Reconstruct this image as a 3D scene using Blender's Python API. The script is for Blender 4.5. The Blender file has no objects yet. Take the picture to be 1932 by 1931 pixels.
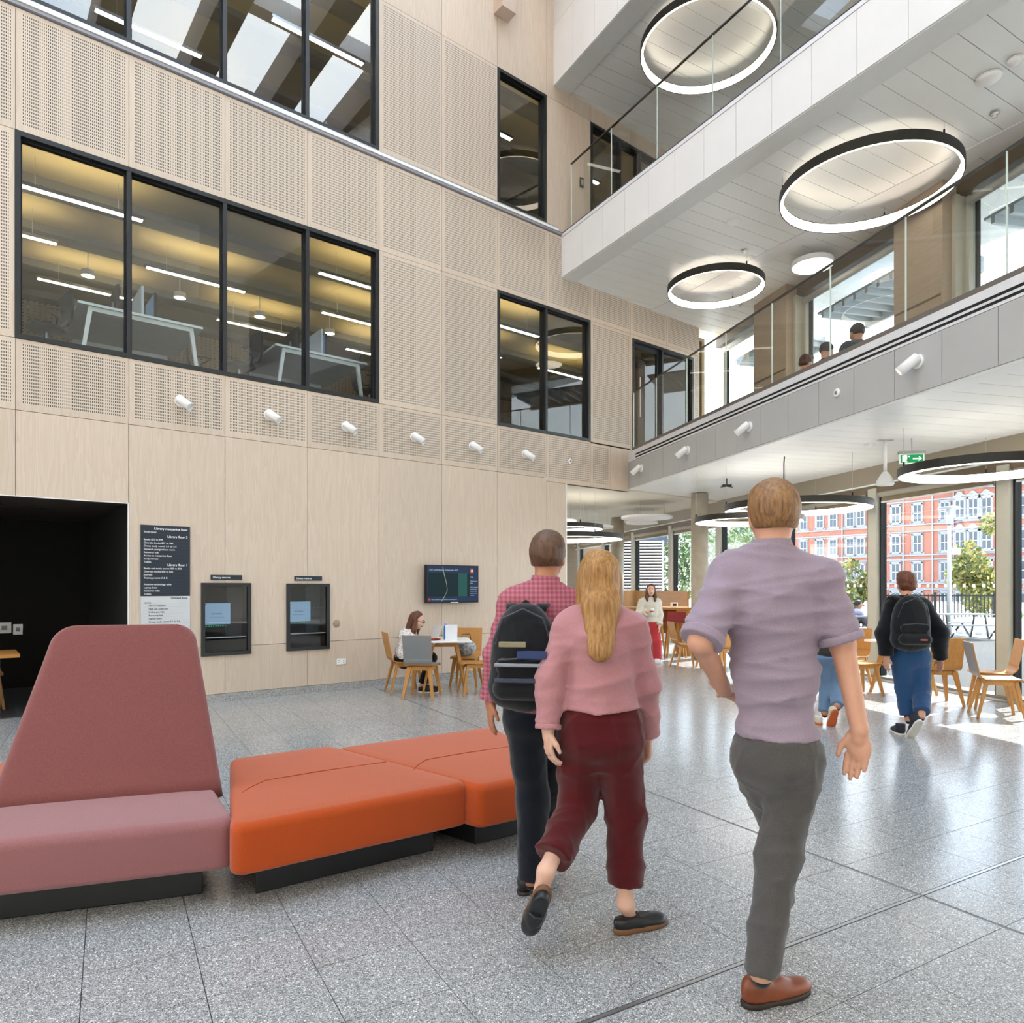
import bpy, bmesh, math, random
import numpy as np
from math import sin, cos, radians, pi, tan, atan2, sqrt
from mathutils import Vector, Matrix
random.seed(7)
scene = bpy.context.scene
COL = scene.collection

# ------------------------------------------------------------------ camera
FPX, CX, HZ, CAMH = 1322.0, 966.0, 1108.0, 1.5      # focal length in px of the 1932 px frame, horizon row, eye height
cd = bpy.data.cameras.new('camera'); cam = bpy.data.objects.new('camera', cd); COL.objects.link(cam)
cam.location = (0, 0, CAMH); cam.rotation_euler = (pi/2, 0, 0)
cd.sensor_width = 36; cd.lens = FPX/1932*36; cd.shift_y = (HZ-965.5)/1932; cd.clip_end = 600
scene.camera = cam

# ------------------------------------------------------------------ light and exposure
SUN_AZ = (0.80, 0.60); SUN_EL = radians(50)
w = bpy.data.worlds.new('sky'); scene.world = w; w.use_nodes = True
wn_ = w.node_tree; wn_.nodes.clear()
o_ = wn_.nodes.new('ShaderNodeOutputWorld'); b_ = wn_.nodes.new('ShaderNodeBackground')
tc = wn_.nodes.new('ShaderNodeTexCoord'); sp = wn_.nodes.new('ShaderNodeSeparateXYZ')
gr = wn_.nodes.new('ShaderNodeValToRGB'); nz = wn_.nodes.new('ShaderNodeTexNoise'); cr = wn_.nodes.new('ShaderNodeValToRGB')
mx = wn_.nodes.new('ShaderNodeMix'); mx.data_type = 'RGBA'
gr.color_ramp.elements[0].position = 0.0; gr.color_ramp.elements[0].color = (0.92, 0.95, 1.0, 1)
gr.color_ramp.elements[1].position = 0.8; gr.color_ramp.elements[1].color = (0.44, 0.65, 0.96, 1)
nz.inputs['Scale'].default_value = 2.6; nz.inputs['Detail'].default_value = 5
cr.color_ramp.elements[0].position = 0.42; cr.color_ramp.elements[1].position = 0.66
wn_.links.new(tc.outputs['Generated'], sp.inputs[0]); wn_.links.new(sp.outputs['Z'], gr.inputs[0])
wn_.links.new(tc.outputs['Generated'], nz.inputs['Vector']); wn_.links.new(nz.outputs['Fac'], cr.inputs[0])
wn_.links.new(cr.outputs[0], mx.inputs[0]); wn_.links.new(gr.outputs[0], mx.inputs[6]); mx.inputs[7].default_value = (1, 1, 1, 1)
wn_.links.new(mx.outputs[2], b_.inputs[0]); b_.inputs[1].default_value = 9.5
wn_.links.new(b_.outputs[0], o_.inputs[0])
sl = bpy.data.lights.new('sun', 'SUN'); sl.energy = 30.0; sl.angle = radians(0.6); sl.color = (1, .95, .88)
sun = bpy.data.objects.new('sun', sl); COL.objects.link(sun)
sun.rotation_euler = Vector((SUN_AZ[0]*cos(SUN_EL), SUN_AZ[1]*cos(SUN_EL), sin(SUN_EL))).to_track_quat('Z', 'Y').to_euler()
scene.view_settings.view_transform = 'Standard'; scene.view_settings.look = 'None'
scene.view_settings.exposure = -0.25; scene.view_settings.gamma = 1.0; scene.view_settings.use_curve_mapping = False
cy = scene.cycles
cy.max_bounces = 8; cy.diffuse_bounces = 4; cy.glossy_bounces = 4; cy.adaptive_threshold = .06; cy.transparent_max_bounces = 24; cy.transmission_bounces = 4
cy.sample_clamp_indirect = 6.0; cy.caustics_reflective = False; cy.caustics_refractive = False

# ------------------------------------------------------------------ frames: u along, v across, z up
def D(px, py): return np.array([(px-CX)/FPX, 1.0, (HZ-py)/FPX])
def P(px, py, d): return np.array([(px-CX)/FPX*d, d, CAMH+(HZ-py)/FPX*d])
def G(px, py, z=0.0): return P(px, py, (CAMH-z)*FPX/(py-HZ))
class Frame:
    def __init__(s, o, ex):
        s.o = np.array(o, float); s.ex = np.array(ex, float); s.ey = np.array([-ex[1], ex[0]])
    def M(s, u=0, v=0, z=0, rz=0):
        p = s.o+s.ex*u+s.ey*v
        return Matrix.Translation((p[0], p[1], z)) @ Matrix.Rotation(atan2(s.ex[1], s.ex[0])+rz, 4, 'Z')
    def hit(s, px, py, v=0):
        d = D(px, py); t = (s.ey@s.o+v)/(s.ey@d[:2]); p = d*t
        return (p[:2]-s.o)@s.ex, CAMH+p[2]
    def uv(s, p): q = np.array(p)[:2]-s.o; return q@s.ex, q@s.ey
    def pt(s, u, v, z=0): p = s.o+s.ex*u+s.ey*v; return np.array([p[0], p[1], z])
A_, B_, T_ = radians(51.5), radians(14.3), radians(29.86)
WALL = Frame((-2.79, 9.95), (sin(A_), cos(A_)))            # timber wall; v>0 is behind it
FAC = Frame((4.817, 16.0), (sin(B_), -cos(B_)))            # glazed outer facade; v>0 is outdoors
E1 = Frame((2.334, 14.026), (sin(B_), -cos(B_)))           # first-floor balcony edge; v>0 over the slab
E2 = Frame((.928, 12.907), (sin(T_), -cos(T_)))            # second-floor balcony edge
E3 = Frame((.774, 12.785), (sin(T_), -cos(T_)))
TILE = Frame((-1.655, 2.70), (cos(.5212), sin(.5212)))

# ------------------------------------------------------------------ materials
def S(hx, a=1):
    hx = hx.lstrip('#'); c = [int(hx[i:i+2], 16)/255 for i in (0, 2, 4)]
    return tuple((x/12.92 if x <= .04045 else ((x+.055)/1.055)**2.4) for x in c)+(a,)
class NT:
    def __init__(s, name):
        s.m = bpy.data.materials.new(name); s.m.use_nodes = True; s.t = s.m.node_tree; s.t.nodes.clear()
        s.out = s.t.nodes.new('ShaderNodeOutputMaterial')
    def n(s, ty, props=None, **ins):
        nd = s.t.nodes.new('ShaderNode'+ty)
        for k, v in (props or {}).items(): setattr(nd, k, v)
        for k, v in ins.items():
            key = int(k[1:]) if k[0] == '_' else k.replace('__', ' ')
            if isinstance(v, bpy.types.NodeSocket): s.t.links.new(v, nd.inputs[key])
            else: nd.inputs[key].default_value = v
        return nd
    def math(s, op, a, b=None, c=None):
        k = {'_0': a}
        if b is not None: k['_1'] = b
        if c is not None: k['_2'] = c
        return s.n('Math', {'operation': op}, **k).outputs[0]
    def ramp(s, fac, stops):
        r = s.n('ValToRGB', Fac=fac); e = r.color_ramp.elements
        while len(e) < len(stops): e.new(.5)
        for q, (p_, c_) in zip(e, stops): q.position = p_; q.color = c_ if len(c_) == 4 else c_+(1,)
        return r.outputs[0]
    def mix(s, fac, a, b, mode='MIX'):
        nd = s.n('Mix', {'data_type': 'RGBA', 'blend_type': mode})
        for i, v in ((0, fac), (6, a), (7, b)):
            if isinstance(v, bpy.types.NodeSocket): s.t.links.new(v, nd.inputs[i])
            else: nd.inputs[i].default_value = v
        return nd.outputs[2]
    def vec(s, sc=(1, 1, 1), kind='Object'):
        return s.n('Mapping', Vector=s.n('TexCoord').outputs[kind], Scale=sc).outputs[0]
    def noise(s, v, scale, detail=2, rough=.5):
        return s.n('TexNoise', Vector=v, Scale=scale, Detail=detail, Roughness=rough).outputs['Fac']
    def bump(s, hgt, strength=.3, dist=.01):
        return s.n('Bump', Strength=strength, Distance=dist, Height=hgt).outputs[0]
    def bsdf(s, col, rough=.5, metal=0, spec=.5, normal=None, **kw):
        k = {'Base__Color': col, 'Roughness': rough, 'Metallic': metal, 'Specular__IOR__Level': spec}
        if normal is not None: k['Normal'] = normal
        k.update(kw)
        b = s.n('BsdfPrincipled', **k); s.t.links.new(b.outputs[0], s.out.inputs[0]); return b
    def done(s, sock=None):
        if sock is not None: s.t.links.new(sock, s.out.inputs[0])
        return s.m
MATS = {}
def flat(name, hx, rough=.5, metal=0, spec=.5, var=.04, scale=8, emis=0):
    """plain finish with a little mottling"""
    if name in MATS: return MATS[name]
    t = NT(name); c = S(hx)
    nf = t.noise(t.vec(), scale, 3)
    lo = tuple(x*(1-var) for x in c[:3])+(1,); hi = tuple(min(1, x*(1+var)) for x in c[:3])+(1,)
    col = t.ramp(nf, [(.3, lo), (.7, hi)])
    b = t.bsdf(col, rough, metal, spec)
    if emis: t.t.links.new(col, b.inputs['Emission Color']); b.inputs['Emission Strength'].default_value = emis
    MATS[name] = t.m; return t.m
def emit(name, hx, strength):
    if name in MATS: return MATS[name]
    t = NT(name); b = t.bsdf(S(hx), .6, 0, .2); b.inputs['Emission Color'].default_value = S(hx); b.inputs['Emission Strength'].default_value = strength
    MATS[name] = t.m; return t.m
def fabric(name, hx, hx2=None, scale=260, rough=.95, bump=.25, big=.08):
    if name in MATS: return MATS[name]
    t = NT(name); v = t.vec(); c = S(hx); c2 = S(hx2) if hx2 else tuple(x*.72 for x in c[:3])+(1,)
    fine = t.noise(v, scale, 2, .6); bigf = t.noise(v, 2.2, 2)
    col = t.mix(t.n('MapRange', Value=fine, _1=.3, _2=.7).outputs[0], c, c2)
    col = t.mix(t.math('MULTIPLY', bigf, big*2), col, tuple(x*.6 for x in c[:3])+(1,))
    t.bsdf(col, rough, 0, .15, t.bump(fine, bump, .002), Sheen__Weight=.25, Sheen__Roughness=.5)
    MATS[name] = t.m; return t.m
def woodmat(name, hx, hx2, axis='z', perf=None, rough=.5, freq=1.0, contrast=1.0, var=.10):
    """straight-grained veneer; perf = (pitch_u, pitch_z, fx, fz) cuts rows of slots showing the dark fleece behind"""
    if name in MATS: return MATS[name]
    t = NT(name)
    sc = {'z': (1, 1, .07), 'x': (.07, 1, 1), 'y': (1, .07, 1)}[axis]
    oi = t.n('ObjectInfo')
    off = t.n('VectorMath', {'operation': 'SCALE'}, _0=(7.3, 3.1, 5.7), Scale=t.math('MULTIPLY', oi.outputs['Random'], 9.0)).outputs[0]
    base = t.n('TexCoord').outputs['Object']
    v = t.n('Mapping', Vector=t.n('VectorMath', {'operation': 'ADD'}, _0=base, _1=off).outputs[0], Scale=sc).outputs[0]
    big = t.noise(v, 5.5*freq, 4, .55); fine = t.noise(v, 70*freq, 3, .6)
    rings = t.math('FRACT', t.math('MULTIPLY', big, 9.0))
    rg = t.n('MapRange', Value=rings, _1=.0, _2=1., _3=0., _4=.55*contrast).outputs[0]
    col = t.mix(t.math('ADD', t.math('MULTIPLY', fine, .35*contrast), t.math('MULTIPLY', rg, .55)), S(hx), S(hx2))
    hue = t.n('HueSaturation', Color=col, Value=t.n('MapRange', Value=oi.outputs['Random'], _3=1-var/2, _4=1+var/2).outputs[0]).outputs[0]
    nrm = t.bump(fine, .06, .002)
    if perf:
        pu, pz, fx, fz = perf
        s_ = t.n('SeparateXYZ', Vector=base)
        gx = t.math('LESS_THAN', t.math('ABSOLUTE', t.math('SUBTRACT', t.math('FRACT', t.math('DIVIDE', s_.outputs[0], pu)), .5)), fx/2)
        gz = t.math('LESS_THAN', t.math('ABSOLUTE', t.math('SUBTRACT', t.math('FRACT', t.math('DIVIDE', s_.outputs[2], pz)), .5)), fz/2)
        hole = t.math('MULTIPLY', gx, gz)
        hue = t.mix(hole, hue, S('#1d1a19'))
        nrm = t.bump(t.math('SUBTRACT', 1.0, hole), .4, .004)
    t.bsdf(hue, rough, 0, .35, nrm)
    MATS[name] = t.m; return t.m
def glassmat(name, tint=(.94, .97, .96), refl=1.0, ior=1.5, rough=0.0):
    if name in MATS: return MATS[name]
    t = NT(name); fr = t.n('Fresnel', IOR=ior).outputs[0]
    tr = t.n('BsdfTransparent', Color=tint+(1,)); gl = t.n('BsdfGlossy', Color=(1, 1, 1, 1), Roughness=rough)
    front = t.math('SUBTRACT', 1.0, t.n('NewGeometry').outputs['Backfacing'])
    m = t.n('MixShader', _0=t.math('MINIMUM', t.math('MULTIPLY', t.math('MULTIPLY', fr, front), refl), 1.0), _1=tr.outputs[0], _2=gl.outputs[0])
    t.done(m.outputs[0]); MATS[name] = t.m; return t.m
def terrazzo(name, base='#a9a9a9', rough=.19, tile=True):
    if name in MATS: return MATS[name]
    t = NT(name); v = t.vec(kind='Object') if not tile else t.n('NewGeometry').outputs['Position']
    oi = t.n('ObjectInfo')
    vo = t.n('TexVoronoi', {'feature': 'F1'}, Vector=v, Scale=130.0, Randomness=1.0)
    g = t.n('SeparateColor', Color=vo.outputs['Color']).outputs[0]
    chips = t.ramp(g, [(0, S('#3a3938')), (.25, S('#686766')), (.5, S('#92918f')), (.78, S('#b6b5b3')), (.93, S('#f6f5f3'))])
    vs = t.n('TexVoronoi', {'feature': 'F1'}, Vector=v, Scale=330.0)
    g2 = t.n('SeparateColor', Color=vs.outputs['Color']).outputs[1]
    chips2 = t.ramp(g2, [(0, S('#474748')), (.5, S('#8e8e8e')), (1, S('#d8d8d6'))])
    inside = t.math('LESS_THAN', vo.outputs['Distance'], .42)
    col = t.mix(inside, chips2, chips)
    col = t.mix(.18, col, S(base))
    blot = t.noise(v, 1.3, 3)
    col = t.n('HueSaturation', Color=col, Value=t.math('ADD', t.n('MapRange', Value=blot, _3=.88, _4=1.08).outputs[0], t.math('MULTIPLY', oi.outputs['Random'], .05))).outputs[0]
    t.bsdf(col, t.n('MapRange', Value=t.noise(v, 24, 2), _3=rough-.05, _4=rough+.07).outputs[0], 0, .5)
    MATS[name] = t.m; return t.m
WOOD = woodmat('ash_veneer', '#d7c7b6', '#bda793', rough=.5)
PERF = woodmat('ash_veneer_slotted', '#d7c8b8', '#c3b09c', perf=(.0197, .0377, .39, .57), rough=.5, contrast=.6)
OAK = woodmat('oak', '#c8924f', '#9c6630', freq=1.6, var=.16)
OAKX = woodmat('oak_lengthwise', '#b9843f', '#8f5d2b', axis='x', freq=1.6)
OAKD = woodmat('oak_pier', '#ab9a88', '#938170', axis='x', freq=1.2)
TERR = terrazzo('terrazzo'); TERRS = terrazzo('terrazzo_skirting', tile=False, rough=.35)
WHITEP = flat('white_panel', '#e9e9ea', .55, var=.02, scale=2)
GREYP = flat('grey_panel', '#b3b3b2', .6, var=.03, scale=2)
CEILW = flat('white_ceiling_metal', '#eef0ee', .32, var=.02, scale=1.5)
PLASTER = flat('cream_plaster', '#d9d4c6', .8, var=.05, scale=1.2)
TAUPE = flat('taupe_metal', '#8d8371', .5, var=.03, scale=1)
BEIGE = flat('beige_mullion', '#b4b1a3', .45, var=.03)
BRONZE = flat('bronze_dark', '#5e5142', .45, var=.05)
BLACKM = flat('black_frame', '#1d2024', .38, var=.1)
BLACK = flat('black_matt', '#121315', .7, var=.1)
DARK = flat('dark_room', '#070708', .9, var=.1, scale=1)
WHITE = flat('white_plastic', '#f2f2f2', .35, var=.02)
STEEL = flat('brushed_steel', '#b9bcc0', .3, .9, var=.04)
GREYL = flat('grey_laminate', '#808387', .45, var=.03)
CONC = flat('concrete', '#b3a998', .8, var=.12, scale=5)
CARPET = fabric('carpet', '#4a4d54', scale=120)
GLASS = glassmat('clear_glass', (.965, .98, .97), 1.0)
GLASSW = glassmat('internal_window_glass', (.88, .92, .93), 1.5, 1.55)
GLASSU = glassmat('upper_window_glass', (.86, .90, .92), 2.0, 1.6)
GLASSF = glassmat('facade_glass', (.70, .73, .74), .8)
LED = emit('led_diffuser', '#fff1de', 6.0)
LEDW = emit('led_white', '#fff8ee', 6.0)

# ------------------------------------------------------------------ mesh builder
class MB:
    def __init__(s): s.v = []; s.f = []; s.mi = []; s.cur = 0
    def add(s, vs, fs):
        b = len(s.v); s.v += [tuple(float(c) for c in q) for q in vs]; s.f += [tuple(i+b for i in q) for q in fs]; s.mi += [s.cur]*len(fs); return s
    def box(s, x0, x1, y0, y1, z0, z1, M=None):
        vs = [(x, y, z) for z in (z0, z1) for y in (y0, y1) for x in (x0, x1)]
        if M is not None: vs = [tuple(M @ Vector(q)) for q in vs]
        return s.add(vs, [(0, 2, 3, 1), (4, 5, 7, 6), (0, 1, 5, 4), (2, 6, 7, 3), (0, 4, 6, 2), (1, 3, 7, 5)])
    def prism(s, poly, z0, z1):
        n = len(poly); vs = [(x, y, z0) for x, y in poly]+[(x, y, z1) for x, y in poly]
        return s.add(vs, [tuple(range(n-1, -1, -1)), tuple(range(n, 2*n))]+[(i, (i+1) % n, n+(i+1) % n, n+i) for i in range(n)])
    def loft(s, rings, caps=True, closed=True):
        n = len(rings[0]); vs = [q for r in rings for q in r]; fs = []
        for k in range(len(rings)-1):
            for i in range(n if closed else n-1):
                j = (i+1) % n; fs.append((k*n+i, k*n+j, (k+1)*n+j, (k+1)*n+i))
        if caps: fs += [tuple(range(n-1, -1, -1)), tuple((len(rings)-1)*n+i for i in range(n))]
        return s.add(vs, fs)
    def tube(s, path, r, n=8, caps=True):
        path = [np.array(p, float) for p in path]; rs = r if hasattr(r, '__len__') else [r]*len(path); rings = []
        for k, p in enumerate(path):
            t = path[min(k+1, len(path)-1)]-path[max(k-1, 0)]; t = t/(np.linalg.norm(t)+1e-9)
            a = np.cross(t, (0, 0, 1) if abs(t[2]) < .9 else (1, 0, 0)); a /= np.linalg.norm(a); b = np.cross(t, a)
            rings.append([p+rs[k]*(a*cos(2*pi*i/n)+b*sin(2*pi*i/n)) for i in range(n)])
        return s.loft(rings, caps)
    def beam(s, a, b, wa, wb, ta=None, tb=None, up=(0, 0, 1)):
        """tapered square bar from a to b"""
        a = np.array(a, float); b = np.array(b, float); t = b-a; t /= np.linalg.norm(t)
        x = np.cross(t, up)
        if np.linalg.norm(x) < 1e-4: x = np.array((1., 0, 0))
        x /= np.linalg.norm(x); y = np.cross(x, t); ta = ta or wa; tb = tb or wb
        r = [[p+x*sx*w_/2+y*sy*t_/2 for sx, sy in ((-1, -1), (1, -1), (1, 1), (-1, 1))] for p, w_, t_ in ((a, wa, ta), (b, wb, tb))]
        return s.loft(r)
    def lathe(s, prof, n=32, c=(0, 0, 0), closed=False, caps=False):
        rings = [[(c[0]+r*cos(2*pi*i/n), c[1]+r*sin(2*pi*i/n), c[2]+z) for i in range(n)] for r, z in prof]
        if closed: rings.append(rings[0])
        return s.loft(rings, caps)
    def ell(s, c, r, n=12, m=8):
        rings = []
        for k in range(m+1):
            a = -pi/2+pi*k/m; q = max(cos(a), 1e-3)
            rings.append([(c[0]+r[0]*q*cos(2*pi*i/n), c[1]+r[1]*q*sin(2*pi*i/n), c[2]+r[2]*sin(a)) for i in range(n)])
        return s.loft(rings)
    def sheet(s, prof, x0, x1, th):
        """bent sheet: (y, z) profile with thickness, extruded along x"""
        pr = [np.array(p, float) for p in prof]; off = []
        for k in range(len(pr)):
            t = pr[min(k+1, len(pr)-1)]-pr[max(k-1, 0)]; t /= np.linalg.norm(t); off.append(pr[k]+th*np.array((-t[1], t[0])))
        loop = pr+off[::-1]
        return s.loft([[(x, q[0], q[1]) for q in loop] for x in (x0, x1)], caps=False).add(
            [(x, q[0], q[1]) for x in (x0, x1) for q in loop],
            [tuple(base+i for i in ((k, k+1, len(loop)-2-k, len(loop)-1-k) if base == 0 else (len(loop)-1-k, len(loop)-2-k, k+1, k))) for base in (0, len(loop)) for k in range(len(pr)-1)])
    def build(s, name, mat, parent=None, M=None, smooth=False, bevel=0, seg=2):
        me = bpy.data.meshes.new(name); me.from_pydata(s.v, [], s.f)
        for m in (mat if isinstance(mat, (list, tuple)) else [mat]): me.materials.append(m)
        if max(s.mi, default=0): me.polygons.foreach_set('material_index', s.mi)
        bm = bmesh.new(); bm.from_mesh(me); bmesh.ops.recalc_face_normals(bm, faces=bm.faces); bm.to_mesh(me); bm.free()
        if smooth: me.polygons.foreach_set('use_smooth', [True]*len(me.polygons))
        return link(name, me, parent, M, bevel, seg)
def link(name, me, parent=None, M=None, bevel=0, seg=2):
    o = bpy.data.objects.new(name, me); COL.objects.link(o)
    if parent is not None: o.parent = parent
    if M is not None: o.matrix_local = M
    if bevel:
        b = o.modifiers.new('bevel', 'BEVEL'); b.width = bevel; b.segments = seg; b.limit_method = 'ANGLE'; b.angle_limit = radians(40)
    return o
def tag(o, label=None, cat=None, group=None, kind=None):
    if label: o['label'] = label
    if cat: o['category'] = cat
    if group: o['group'] = group
    if kind: o['kind'] = kind
    return o
def thing(name, label, cat, M=None, group=None, kind=None):
    o = bpy.data.objects.new(name, None); COL.objects.link(o); o.empty_display_size = .1
    if M is not None: o.matrix_local = M
    return tag(o, label, cat, group, kind)
def T(p, rz=0): return Matrix.Translation((float(p[0]), float(p[1]), float(p[2]) if len(p) > 2 else 0)) @ Matrix.Rotation(rz, 4, 'Z')
def copy_tree(o, parent=None):
    c = o.copy(); COL.objects.link(c); c.parent = parent
    for ch in list(o.children): copy_tree(ch, c)
    return c
def text(body, size, mat, parent, M, align='LEFT', bold=0, name='lettering'):
    cu = bpy.data.curves.new(name, 'FONT'); cu.body = body; cu.size = size; cu.align_x = align; cu.extrude = .0008; cu.offset = bold
    cu.materials.append(mat); o = bpy.data.objects.new(name, cu); COL.objects.link(o); o.parent = parent; o.matrix_local = M
    return o
# ================================================================== STRUCTURE
# ---- floor: terrazzo tiles on a dark grout bed
TA, TB = .398, .3915
m = MB(); m.box(-16, 14, -8, 34, -.2, -.006)
floor = m.build('floor', flat('grout', '#3f3e3d', .9)); tag(floor, 'grey speckled terrazzo tile floor of the atrium', 'floor', kind='structure')
JX = 8.82
def col_edges():
    L = [(i*TA, (i+1)*TA) for i in range(-34, 8)]; L.append((8*TA, JX*TA-.006)); L.append((JX*TA+.012, 9.53*TA))
    return L+[((9.53+k)*TA, (10.53+k)*TA) for k in range(0, 42)]
STRIP = -3.06*TB
def row_edges():
    L = [(-j*TB, -(j-1)*TB) for j in range(4, 16)]
    L.append((STRIP-.94*TB, STRIP-.011))
    L.append((STRIP+.011, -2*TB)); L += [(-j*TB, -(j-1)*TB) for j in range(2, -72, -1)]
    return [(a, b) for a, b in L if not (a < STRIP-.1 and b > STRIP-.94*TB+.02 and b < STRIP)] if False else L
rows = []
for j in range(5, 16): rows.append((-j*TB, -(j-1)*TB))
rows.append((-4*TB, STRIP-.011)); rows.append((STRIP+.011, -2*TB))
for j in range(2, -72, -1): rows.append((-j*TB, -(j-1)*TB))
cand = []
for (u0, u1) in col_edges():
    for (v0, v1) in rows:
        c = TILE.pt((u0+u1)/2, (v0+v1)/2)
        if c[1] < .45 or c[1] > 32: continue
        wu, wv = WALL.uv(c)
        if wv > .25 and not (wu > 4.6): continue
        if FAC.uv(c)[1] > .05: continue
        px = CX+FPX*c[0]/c[1]; py = HZ+FPX*CAMH/c[1]
        if px < -1500 or px > 4200 or py > 5000: continue
        vis = -40 < px < 1972 and py < 1980
        cand.append((0 if vis else 1, c[1], u0, u1, v0, v1))
cand.sort(key=lambda q: (q[0], q[1]))
meshes = {}
def tile_mesh(w_, d_):
    k = (round(w_, 3), round(d_, 3))
    if k not in meshes:
        mm = MB(); g = .0016; mm.box(-w_/2+g, w_/2-g, -d_/2+g, d_/2-g, -.012, 0); me = bpy.data.meshes.new('tile'); me.from_pydata(mm.v, [], mm.f); me.materials.append(TERR); meshes[k] = me
    return meshes[k]
for q in cand[:298]:
    _, _, u0, u1, v0, v1 = q
    o = link('tile', tile_mesh(u1-u0, v1-v0), floor, TILE.M((u0+u1)/2, (v0+v1)/2))
mm = MB(); g = .0016
for q in cand[298:]: mm.box(q[2]+g, q[3]-g, q[4]+g, q[5]-g, -.012, 0)
o = mm.build('far_tiles', TERR, floor, TILE.M()); o['kind'] = 'stuff'
m = MB(); m.box(-8, JX*TA-.004, STRIP-.008, STRIP+.008, -.012, .0006); m.box(JX*TA+.010, 9, STRIP-.008, STRIP+.008, -.012, .0006)
m.build('metal_strip', STEEL, floor, TILE.M())
m = MB(); m.box(JX*TA-.004, JX*TA+.010, -6, 12, -.012, -.001); m.build('joint_strip', flat('joint_mastic', '#77777a', .6), floor, TILE.M())

# ---- timber wall: panels as pieces
CW = 1.1205; C0 = -3.48
cols = [C0+CW*k for k in range(-8, 12)]
holes = [  # (u0, u1, z0, z1) windows and openings
    (-9.1, 1.0, 8.08, 11.6), (-3.49, 1.0, 4.27, 6.585), (3.243, 4.36, 8.08, 10.39), (3.243, 5.47, 4.27, 6.585),
    (6.66, 8.63, 3.9, 6.51), (5.475, 7.6, 8.03, 10.37), (-9.5, -2.365, 0, 2.507), (4.857, 30, 0, 3.414),
    (-1.537, -.907, .606, 1.554), (-.423, .205, .612, 1.548)]
def subtract(r, hs):
    rs = [r]
    for h in hs:
        nx = []
        for (a, b, c, d) in rs:
            if h[0] >= b or h[1] <= a or h[2] >= d or h[3] <= c: nx.append((a, b, c, d)); continue
            if h[0] > a: nx.append((a, h[0], c, d))
            if h[1] < b: nx.append((h[1], b, c, d))
            a2, b2 = max(a, h[0]), min(b, h[1])
            if h[2] > c: nx.append((a2, b2, c, h[2]))
            if h[3] < d: nx.append((a2, b2, h[3], d))
        rs = nx
    return [q for q in rs if q[1]-q[0] > .02 and q[3]-q[2] > .02]
wall_left = thing('wall_left', 'pale ash timber wall with slotted acoustic panels', 'wall', WALL.M(), kind='structure')
back = MB()
def panel(u0, u1, z0, z1, perf):
    subs = subtract((u0, u1, z0, z1), holes); g = .003
    if not subs: return
    for s_ in subs: back.box(s_[0]-.0, s_[1]+.0, .035, .12, s_[2], s_[3])
    full = len(subs) == 1 and abs(subs[0][1]-subs[0][0]-(u1-u0)) < .03
    groups = [[q] for q in subs] if perf else [subs]
    for gq in groups:
        ou, oz = gq[0][0], gq[0][2]; mm = MB()
        for (a, b, c, d) in gq:
            a2, b2, c2, d2 = a-ou+(g if a == u0 else 0), b-ou-(g if b == u1 else 0), c-oz+(g if c == z0 else 0), d-oz-(g if d == z1 else 0)
            mg = .045
            if perf and b2-a2 > .15 and d2-c2 > .15:
                nu = int((b2-a2-2*mg)/.0197); nz_ = int((d2-c2-2*mg)/.0377)
                ia = a2+mg; ia = .0197*math.ceil(ia/.0197); ib = ia+nu*.0197 if ia+nu*.0197 < b2-.02 else ia+(nu-1)*.0197
                ic = c2+mg; ic = .0377*math.ceil(ic/.0377); idd = ic+nz_*.0377 if ic+nz_*.0377 < d2-.02 else ic+(nz_-1)*.0377
                mm.cur = 0
                fr = [(a2, c2), (b2, c2), (b2, d2), (a2, d2)]; inn = [(ia, ic), (ib, ic), (ib, idd), (ia, idd)]
                vs = [(x, 0, z) for x, z in fr]+[(x, 0, z) for x, z in inn]+[(x, .03, z) for x, z in fr]
                mm.add(vs, [(i, (i+1) % 4, 4+(i+1) % 4, 4+i) for i in range(4)]+[(8+i, 8+(i+1) % 4, (i+1) % 4, i) for i in range(4)]+[(8, 9, 10, 11)])
                mm.cur = 1; mm.add([(x, 0, z) for x, z in inn], [(0, 1, 2, 3)]); mm.cur = 0
            else: mm.box(a2, b2, 0, .03, c2, d2)
        mm.build('panel', [WOOD, PERF], wall_left, T((ou, 0, oz)))
for k in range(len(cols)-1):
    u0, u1 = cols[k], cols[k+1]; uc = (u0+u1)/2
    if u0 > 9.7: break
    u1 = min(u1, 9.72)
    panel(u0, u1, .105, .72, False)
    panel(u0, u1, .72, 3.47 if u1 < 4.9 else 3.414, False)
    zt = 3.47 if u1 < 4.9 else 3.414
    if uc < 5.47: panel(u0, u1, zt, 4.27, True)
    elif uc < 6.6:
        panel(u0, 6.02, zt, 4.25, True); panel(6.02, u1, zt, 4.25, False)
    panel(u0, u1, 4.27 if uc < 6.6 else 3.9, 6.585, True)
    panel(u0, u1, 6.585, 7.95, uc < 8.7)
    if u1 < 3.3: panel(u0, u1, 8.08, 10.39, True)
    else: panel(u0, u1, 8.03, 10.39, False)
    panel(u0, u1, 10.39, 13.2, False)
back.build('backing', BLACK, wall_left)
# skirting of terrazzo
skirt = thing('baseboard_left', 'speckled terrazzo skirting along the timber wall', 'skirting', WALL.M(), kind='structure')
for a, b in subtract((-2.36, 4.857, 0, .1), []) and [(-2.365+1.2*k, min(-2.365+1.2*(k+1), 4.857)) for k in range(7)]:
    if b-a > .05: m = MB(); m.box(a, b-.002, -.012, .03, 0, .103); m.build('skirting_stone', TERRS, skirt)
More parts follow.
